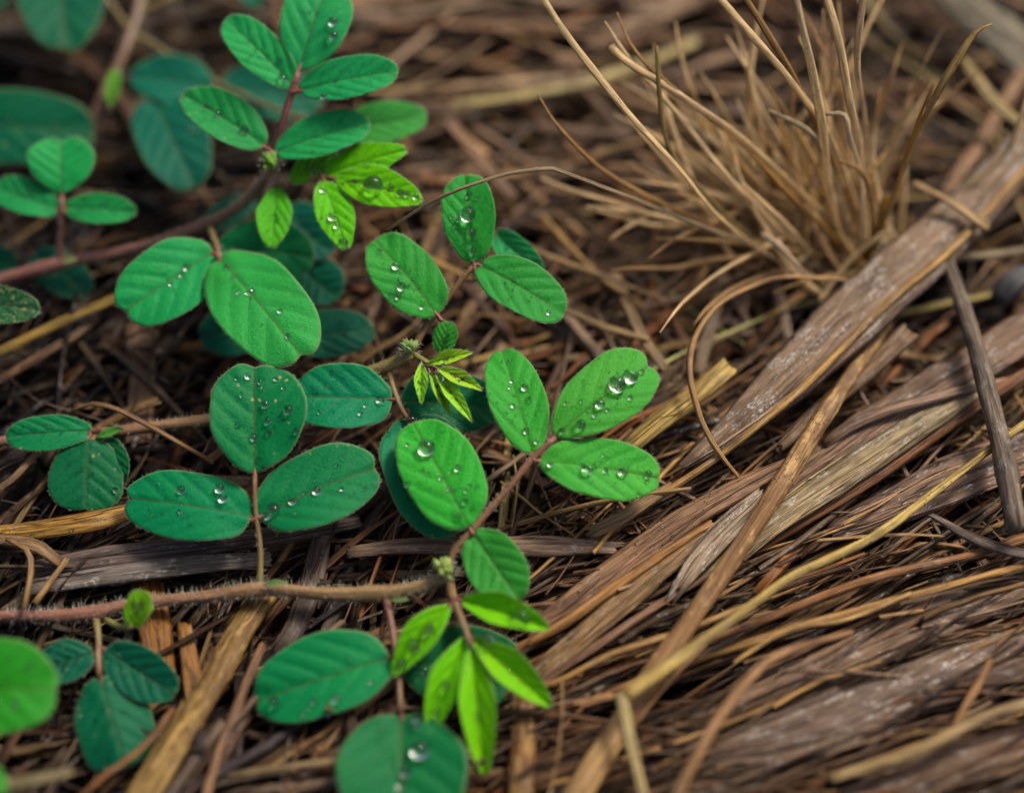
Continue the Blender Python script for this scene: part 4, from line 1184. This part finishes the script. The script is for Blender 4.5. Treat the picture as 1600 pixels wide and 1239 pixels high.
YC = dict(fold=.12, puff=.014, sharp=1.95, tipsharp=.45)
leaf(VC, 'C', [(430, 290, 1.7, 6), (470, 285, 1.8, 5), (510, 276, 1.92, 4.5)], [
    D((453, 286), (526, 236), 46, 1.82, 1.9, (.07, .38, .006), 'the half hidden yellow-green leaflet on the upper vine', **YC),
    D((505, 276), (636, 234), 56, 1.92, 2.2, (.10, .46, .002), 'the far yellow-green leaflet on the upper vine', **YC),
    D((524, 280), (662, 314), 64, 1.95, 2.05, (.13, .5, .002), 'the yellow-green leaflet with a large drop on the upper vine', **YC),
    D((504, 281), (543, 392), 62, 1.92, 1.75, (.11, .47, .005), 'the hanging yellow-green leaflet with a row of drops', **YC),
    D((434, 292), (424, 390), 58, 1.7, 1.5, (.075, .43, .012), 'the yellow-green leaflet hanging over the upper stem', **YC)],
    tints=(BRN, OLV, (.3, .16, .04), OLV), label='young yellow-green leaf of the upper vine')
leaf(VC, 'C', [(328, 358, 1.1, 7), (338, 384, 1.22, 5.5), (343, 404, 1.32, 5)], [
    D((335, 394), (190, 492), 116, 1.26, 1.15, C_UP, 'the oval leaflet below the upper stem', notch=.035, sharp=2.25),
    D((342, 404), (478, 566), 138, 1.34, 1.4, (.018, .32, .05), 'the large veined leaflet below the upper stem', notch=.03, sharp=2.2, bend=.08, fold=-.05),
    D((338, 388), (494, 402), 96, 1.0, .95, C_UP, 'the leaflet behind the large veined leaflet')],
    label='three-part veined leaf below the upper stem')
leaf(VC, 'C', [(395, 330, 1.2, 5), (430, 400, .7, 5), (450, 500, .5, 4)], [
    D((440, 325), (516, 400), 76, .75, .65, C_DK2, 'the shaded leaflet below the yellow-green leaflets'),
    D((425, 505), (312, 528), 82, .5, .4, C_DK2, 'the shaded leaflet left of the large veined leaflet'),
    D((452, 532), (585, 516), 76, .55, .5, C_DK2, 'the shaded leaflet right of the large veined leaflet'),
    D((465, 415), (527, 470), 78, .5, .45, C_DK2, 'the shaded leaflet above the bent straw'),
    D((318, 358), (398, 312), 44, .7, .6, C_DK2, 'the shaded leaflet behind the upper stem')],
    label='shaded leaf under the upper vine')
leaf(VC, 'C', [(93, 414, .55, 7), (94, 375, .8, 6), (96, 330, 1.1, 5), (97, 306, 1.2, 4)], [
    D((92, 330), (-14, 292), 58, 1.1, 1.1, C_UP, 'the leaflet cut by the left edge', fold=.2),
    D((96, 303), (96, 214), 106, 1.2, 1.45, C_UP, 'the heart-shaped leaflet at the upper left', notch=.05, ob=1.3, fold=.15),
    D((100, 326), (214, 332), 48, 1.1, 1.1, C_UP, 'the narrow leaflet right of the heart-shaped leaflet', fold=.25)],
    tints=(PINK, OLV, (.2, .08, .06), OLV), label='three-part leaf on an upright petiole at the upper left')
leaf(VC, 'C', [(0, 437, .42, 6), (-60, 420, .5, 6), (-130, 300, .5, 5), (-110, 240, .5, 5)], [
    D((-80, 196), (148, 212), 118, .55, .6, C_DK2, 'the large shaded leaflet behind the heart-shaped leaflet', dis=.35, sharp=2.2),
    D((-70, 470), (63, 486), 60, 1.0, 1.15, (.01, .11, .035), 'the blotched leaflet at the left edge', dis=1.0),
    D((50, 395), (142, 460), 66, .3, .15, C_DK2, 'the shaded leaflet under the upper stem at the left'),
    D((-40, 405), (28, 412), 46, .35, .3, C_DK2, 'the small shaded leaflet at the left edge')])
bud(VC, 424, 258, 2.05, 23, (.2, .42, .06), 14)
stipule(VC, (95, 410), (122, 405), 10, .72, (.25, .28, .12))

# --- background vine
VD = empty('creeping_vine', P(120, 260, 0))
tag(VD, 'blurred creeping vine with thin stem and teal leaves behind the others', 'vine')
tube('stem', [(235, -80, .9, 9), (215, 20, .9, 9), (190, 90, .8, 9), (160, 150, .6, 8), (140, 200, .4, 8), (115, 270, .15, 8)], VD, ((.16, .12, .06), OLV, (.2, .09, .07), BRN), 20, 10)
leaf(VD, 'D', [(205, 50, .85, 5), (270, 90, .8, 5), (330, 140, .75, 5)], [
    D((335, 138), (204, 120), 76, .8, .8, (.006, .15, .075), 'the level teal leaflet behind the upper vine'),
    D((240, 152), (304, 296), 112, .75, .7, (.004, .12, .06), 'the large blurred teal leaflet behind the upper vine', dis=.5, sharp=2.2),
    D((338, 138), (505, 158), 92, .75, .75, (.008, .15, .08), 'the teal leaflet behind the uppermost leaf')])
leaf(VD, 'D', [(205, 50, .85, 5), (150, -20, 1.0, 5), (95, -70, 1.1, 5)], [
    D((92, -95), (102, 80), 140, 1.1, 1.1, C_DK2, 'the dark blurred leaflet at the upper left corner', sharp=2.3),
    D((-70, -20), (12, 6), 40, 1.1, 1.1, C_DK2, '')])
leaf(VD, 'D', [(215, 20, .9, 5), (330, -30, 1.0, 5), (385, -70, 1.0, 5)], [
    D((385, -75), (396, 14), 56, 1.0, 1.0, C_DK2, 'the blurred leaflet tip at the top edge')])
leaf(VD, 'D', [(205, 50, .85, 4), (380, 150, .8, 4), (535, 205, 1.3, 4)], [
    D((535, 205), (668, 184), 66, 1.3, 1.5, (.04, .34, .06), 'the blurred bright leaflet behind the uppermost leaf', fold=.2)])
leaf(VD, 'D', [(160, 150, .6, 6), (168, 155, .8, 5), (172, 160, .9, 4)], [
    D((172, 166), (182, 108), 24, .95, 1.1, (.10, .3, .02), 'the blurred green sprout on the thin stem', fold=.4)])

# ------------------------------------------------------------------ water drops
def bead_mesh(flat, nu=28, nv=18, name='water_drop'):
    V = [(0, 0, 1)]
    for i in range(1, nv):
        a = math.pi * i / nv
        z = math.cos(a)
        r = math.sin(a)
        z = max(z, -flat + (z + flat) * .12 if z < -flat else z)
        for j in range(nu):
            b = 2 * math.pi * j / nu
            V.append((r * math.cos(b), r * math.sin(b), z))
    V.append((0, 0, -flat - .03))
    F = [(0, 1 + j, 1 + (j + 1) % nu) for j in range(nu)]
    for i in range(nv - 2):
        a = 1 + i * nu
        F += [(a + j, a + nu + j, a + nu + (j + 1) % nu, a + (j + 1) % nu) for j in range(nu)]
    e = len(V) - 1
    a = 1 + (nv - 2) * nu
    F += [(e, a + (j + 1) % nu, a + j) for j in range(nu)]
    return V, F


BEADS = []
for fl in (.66, .6, .5):
    V, F = bead_mesh(fl)
    BEADS.append((make_mesh('water_drop', V, F, [M_WATER]), fl))
DROPS = [
    (965, 600, 25), (985, 588, 22), (938, 631, 14), (907, 664, 15), (1003, 581, 8), (878, 673, 9), (985, 622, 8), (929, 649, 7), (949, 640, 6), (912, 595, 5), (884, 630, 6), (908, 627, 5),
    (918, 733, 17), (946, 736, 8), (973, 738, 14), (1013, 741, 11), (860, 725, 9), (981, 733, 6), (1011, 753, 6), (998, 772, 7), (943, 711, 5),
    (820, 605, 11), (827, 626, 7), (821, 673, 9), (838, 690, 7), (799, 596, 6), (801, 634, 7), (795, 565, 6), (796, 606, 5),
    (666, 699, 25), (715, 731, 11), (689, 747, 7), (702, 763, 8), (726, 783, 10), (733, 759, 7), (728, 767, 7), (716, 806, 9), (747, 760, 6), (739, 793, 6), (669, 740, 6),
    (643, 657, 17), (607, 676, 8), (636, 757, 9), (637, 695, 6), (606, 788, 6),
    (594, 626, 12), (563, 646, 8), (499, 644, 6), (520, 580, 6), (571, 634, 6),
    (450, 640, 14), (414, 632, 11), (396, 683, 11), (418, 658, 10), (420, 676, 9), (463, 673, 9), (404, 717, 7), (413, 731, 9), (387, 588, 9), (370, 590, 7), (406, 597, 7), (431, 592, 7), (443, 605, 6), (377, 617, 6), (370, 664, 6),
    (283, 765, 12), (343, 763, 14), (348, 778, 14), (292, 736, 6), (281, 799, 6),
    (427, 796, 19), (417, 807, 10), (456, 783, 11), (495, 767, 12), (534, 764, 7), (466, 787, 6), (571, 764, 6), (476, 770, 5), (526, 727, 5),
    (813, 965, 30), (670, 985, 20), (645, 1010, 20), (626, 1040, 20), (695, 1072, 16), (682, 1112, 15), (748, 1120, 12), (762, 1000, 16),
    (656, 1170, 29), (633, 1205, 16), (624, 1226, 13), (650, 1123, 12), (650, 1134, 10),
    (428, 1097, 16), (490, 1095, 10), (524, 1092, 14), (512, 1112, 11), (474, 1114, 9), (596, 1000, 8), (545, 1030, 6), (580, 1065, 7), (486, 1107, 7),
    (662, 1050, 9), (668, 1020, 7), (700, 985, 7),
    (583, 290, 28), (554, 284, 9), (625, 301, 11), (636, 303, 9), (650, 307, 9), (613, 293, 7), (505, 297, 10), (519, 339, 12), (526, 352, 10), (536, 380, 14), (531, 369, 6), (490, 268, 9),
    (441, 123, 14), (382, 203, 13), (341, 177, 9), (520, 33, 14), (520, 55, 14), (437, 95, 8), (325, 172, 7),
    (731, 335, 22), (736, 364, 14), (738, 393, 10), (733, 304, 9), (713, 350, 9), (746, 309, 7), (706, 339, 6),
    (618, 416, 11), (627, 448, 13), (612, 460, 7), (622, 463, 9), (658, 480, 7), (593, 392, 8), (857, 489, 7),
    (354, 416, 9), (362, 434, 8), (396, 452, 7), (387, 458, 7), (438, 486, 8), (450, 525, 8), (372, 457, 6), (291, 418, 10), (283, 430, 7), (267, 444, 7),
    (22, 1098, 10), (48, 1042, 10), (78, 1010, 7), (98, 328, 8), (122, 333, 8), (690, 568, 9), (728, 545, 6), (690, 592, 8),
    (75, 665, 6), (180, 765, 8), (505, 150, 10),
]


def hit(px, py):
    d = ray(px, py)
    d = d / np.linalg.norm(d)
    best = None
    for k, (o, bvh, vine, desc, loc_, n_) in enumerate(LEAFLETS):
        r = bvh.ray_cast(Vector(CAM.tolist()), Vector(d.tolist()))
        if r[0] is not None and (best is None or r[3] < best[1]):
            n = r[1]
            if n.dot(Vector(d.tolist())) > 0: n = -n
            best = (k, r[3], np.array(r[0]), np.array(n), d)
    return best


found = {}
for px, py, dia in DROPS:
    h_ = hit(px, py)
    if h_ is None:
        print('drop missed', px, py)
        continue
    found.setdefault(h_[0], []).append((dia, h_))
ORD = ['largest', 'second largest', 'third largest', 'fourth largest', 'fifth largest', 'sixth largest', 'seventh largest', 'eighth largest', 'ninth largest', 'tenth largest', 'eleventh largest', 'twelfth largest', 'thirteenth largest', 'fourteenth largest', 'fifteenth largest', 'sixteenth largest']
for k, lst in found.items():
    lst.sort(key=lambda q: -q[0])
    desc = LEAFLETS[k][3] or 'the young folded shoot in the centre'
    for i, (dia, (kk, dist, pt, n, d)) in enumerate(lst):
        r = dia * .56 * cm_per_px(pt)
        me, fl = BEADS[0 if dia > 13 else (1 if dia > 8 else 2)]
        c = pt - d * (fl * r * 1.06 / max(abs(d @ n), .3))
        o = link('water_drop', me)
        q = Vector(n.tolist()).to_track_quat('Z', 'Y').to_matrix().to_4x4()
        o.matrix_world = Matrix.Translation(Vector(c.tolist())) @ q @ Matrix.Diagonal((r * rng.uniform(.97, 1.05), r * rng.uniform(.97, 1.05), r * rng.uniform(.93, 1.0), 1))
        lab = ('only water drop on ' if len(lst) == 1 else ORD[min(i, 15)] + ' water drop on ') + desc
        tag(o, lab, 'water drop', 'water drops on the leaflets')

# fine dew, too small to count
ico = bead_mesh(.6, 8, 6)
IV, IF = np.array(ico[0]), ico[1]
for vk, lab in (('A', 'fine dew specks on the leaflets of the lowest vine'), ('B', 'fine dew specks on the leaflets of the middle vine'), ('C', 'fine dew specks on the leaflets of the upper vine')):
    Vs, Fs = [], []
    off = 0
    for o, bvh, vine, desc, loc_, nm in LEAFLETS:
        if vine != vk: continue
        for _ in range(int(rng.integers(18, 46))):
            i = rng.integers(0, len(loc_), 2)
            p = loc_[i[0]] * .6 + loc_[i[1]] * .4
            loc, n, fi, ds = bvh.find_nearest(Vector(p.tolist()))
            n = np.array(n)
            if n @ nm < 0: n = -n
            r = rng.uniform(.007, .018)
            s1 = np.cross(n, [.2, .9, .3])
            s1 /= np.linalg.norm(s1)
            s2 = np.cross(n, s1)
            Vs.append(np.array(loc) + n * r * .55 + (IV[:, :1] * s1 + IV[:, 1:2] * s2 + IV[:, 2:] * n) * r)
            Fs += [[q + off for q in f] for f in IF]
            off += len(IV)
    tag(link('fine_dew', make_mesh('fine_dew', np.vstack(Vs), Fs, [M_WATER])), lab, 'dew', kind='stuff')
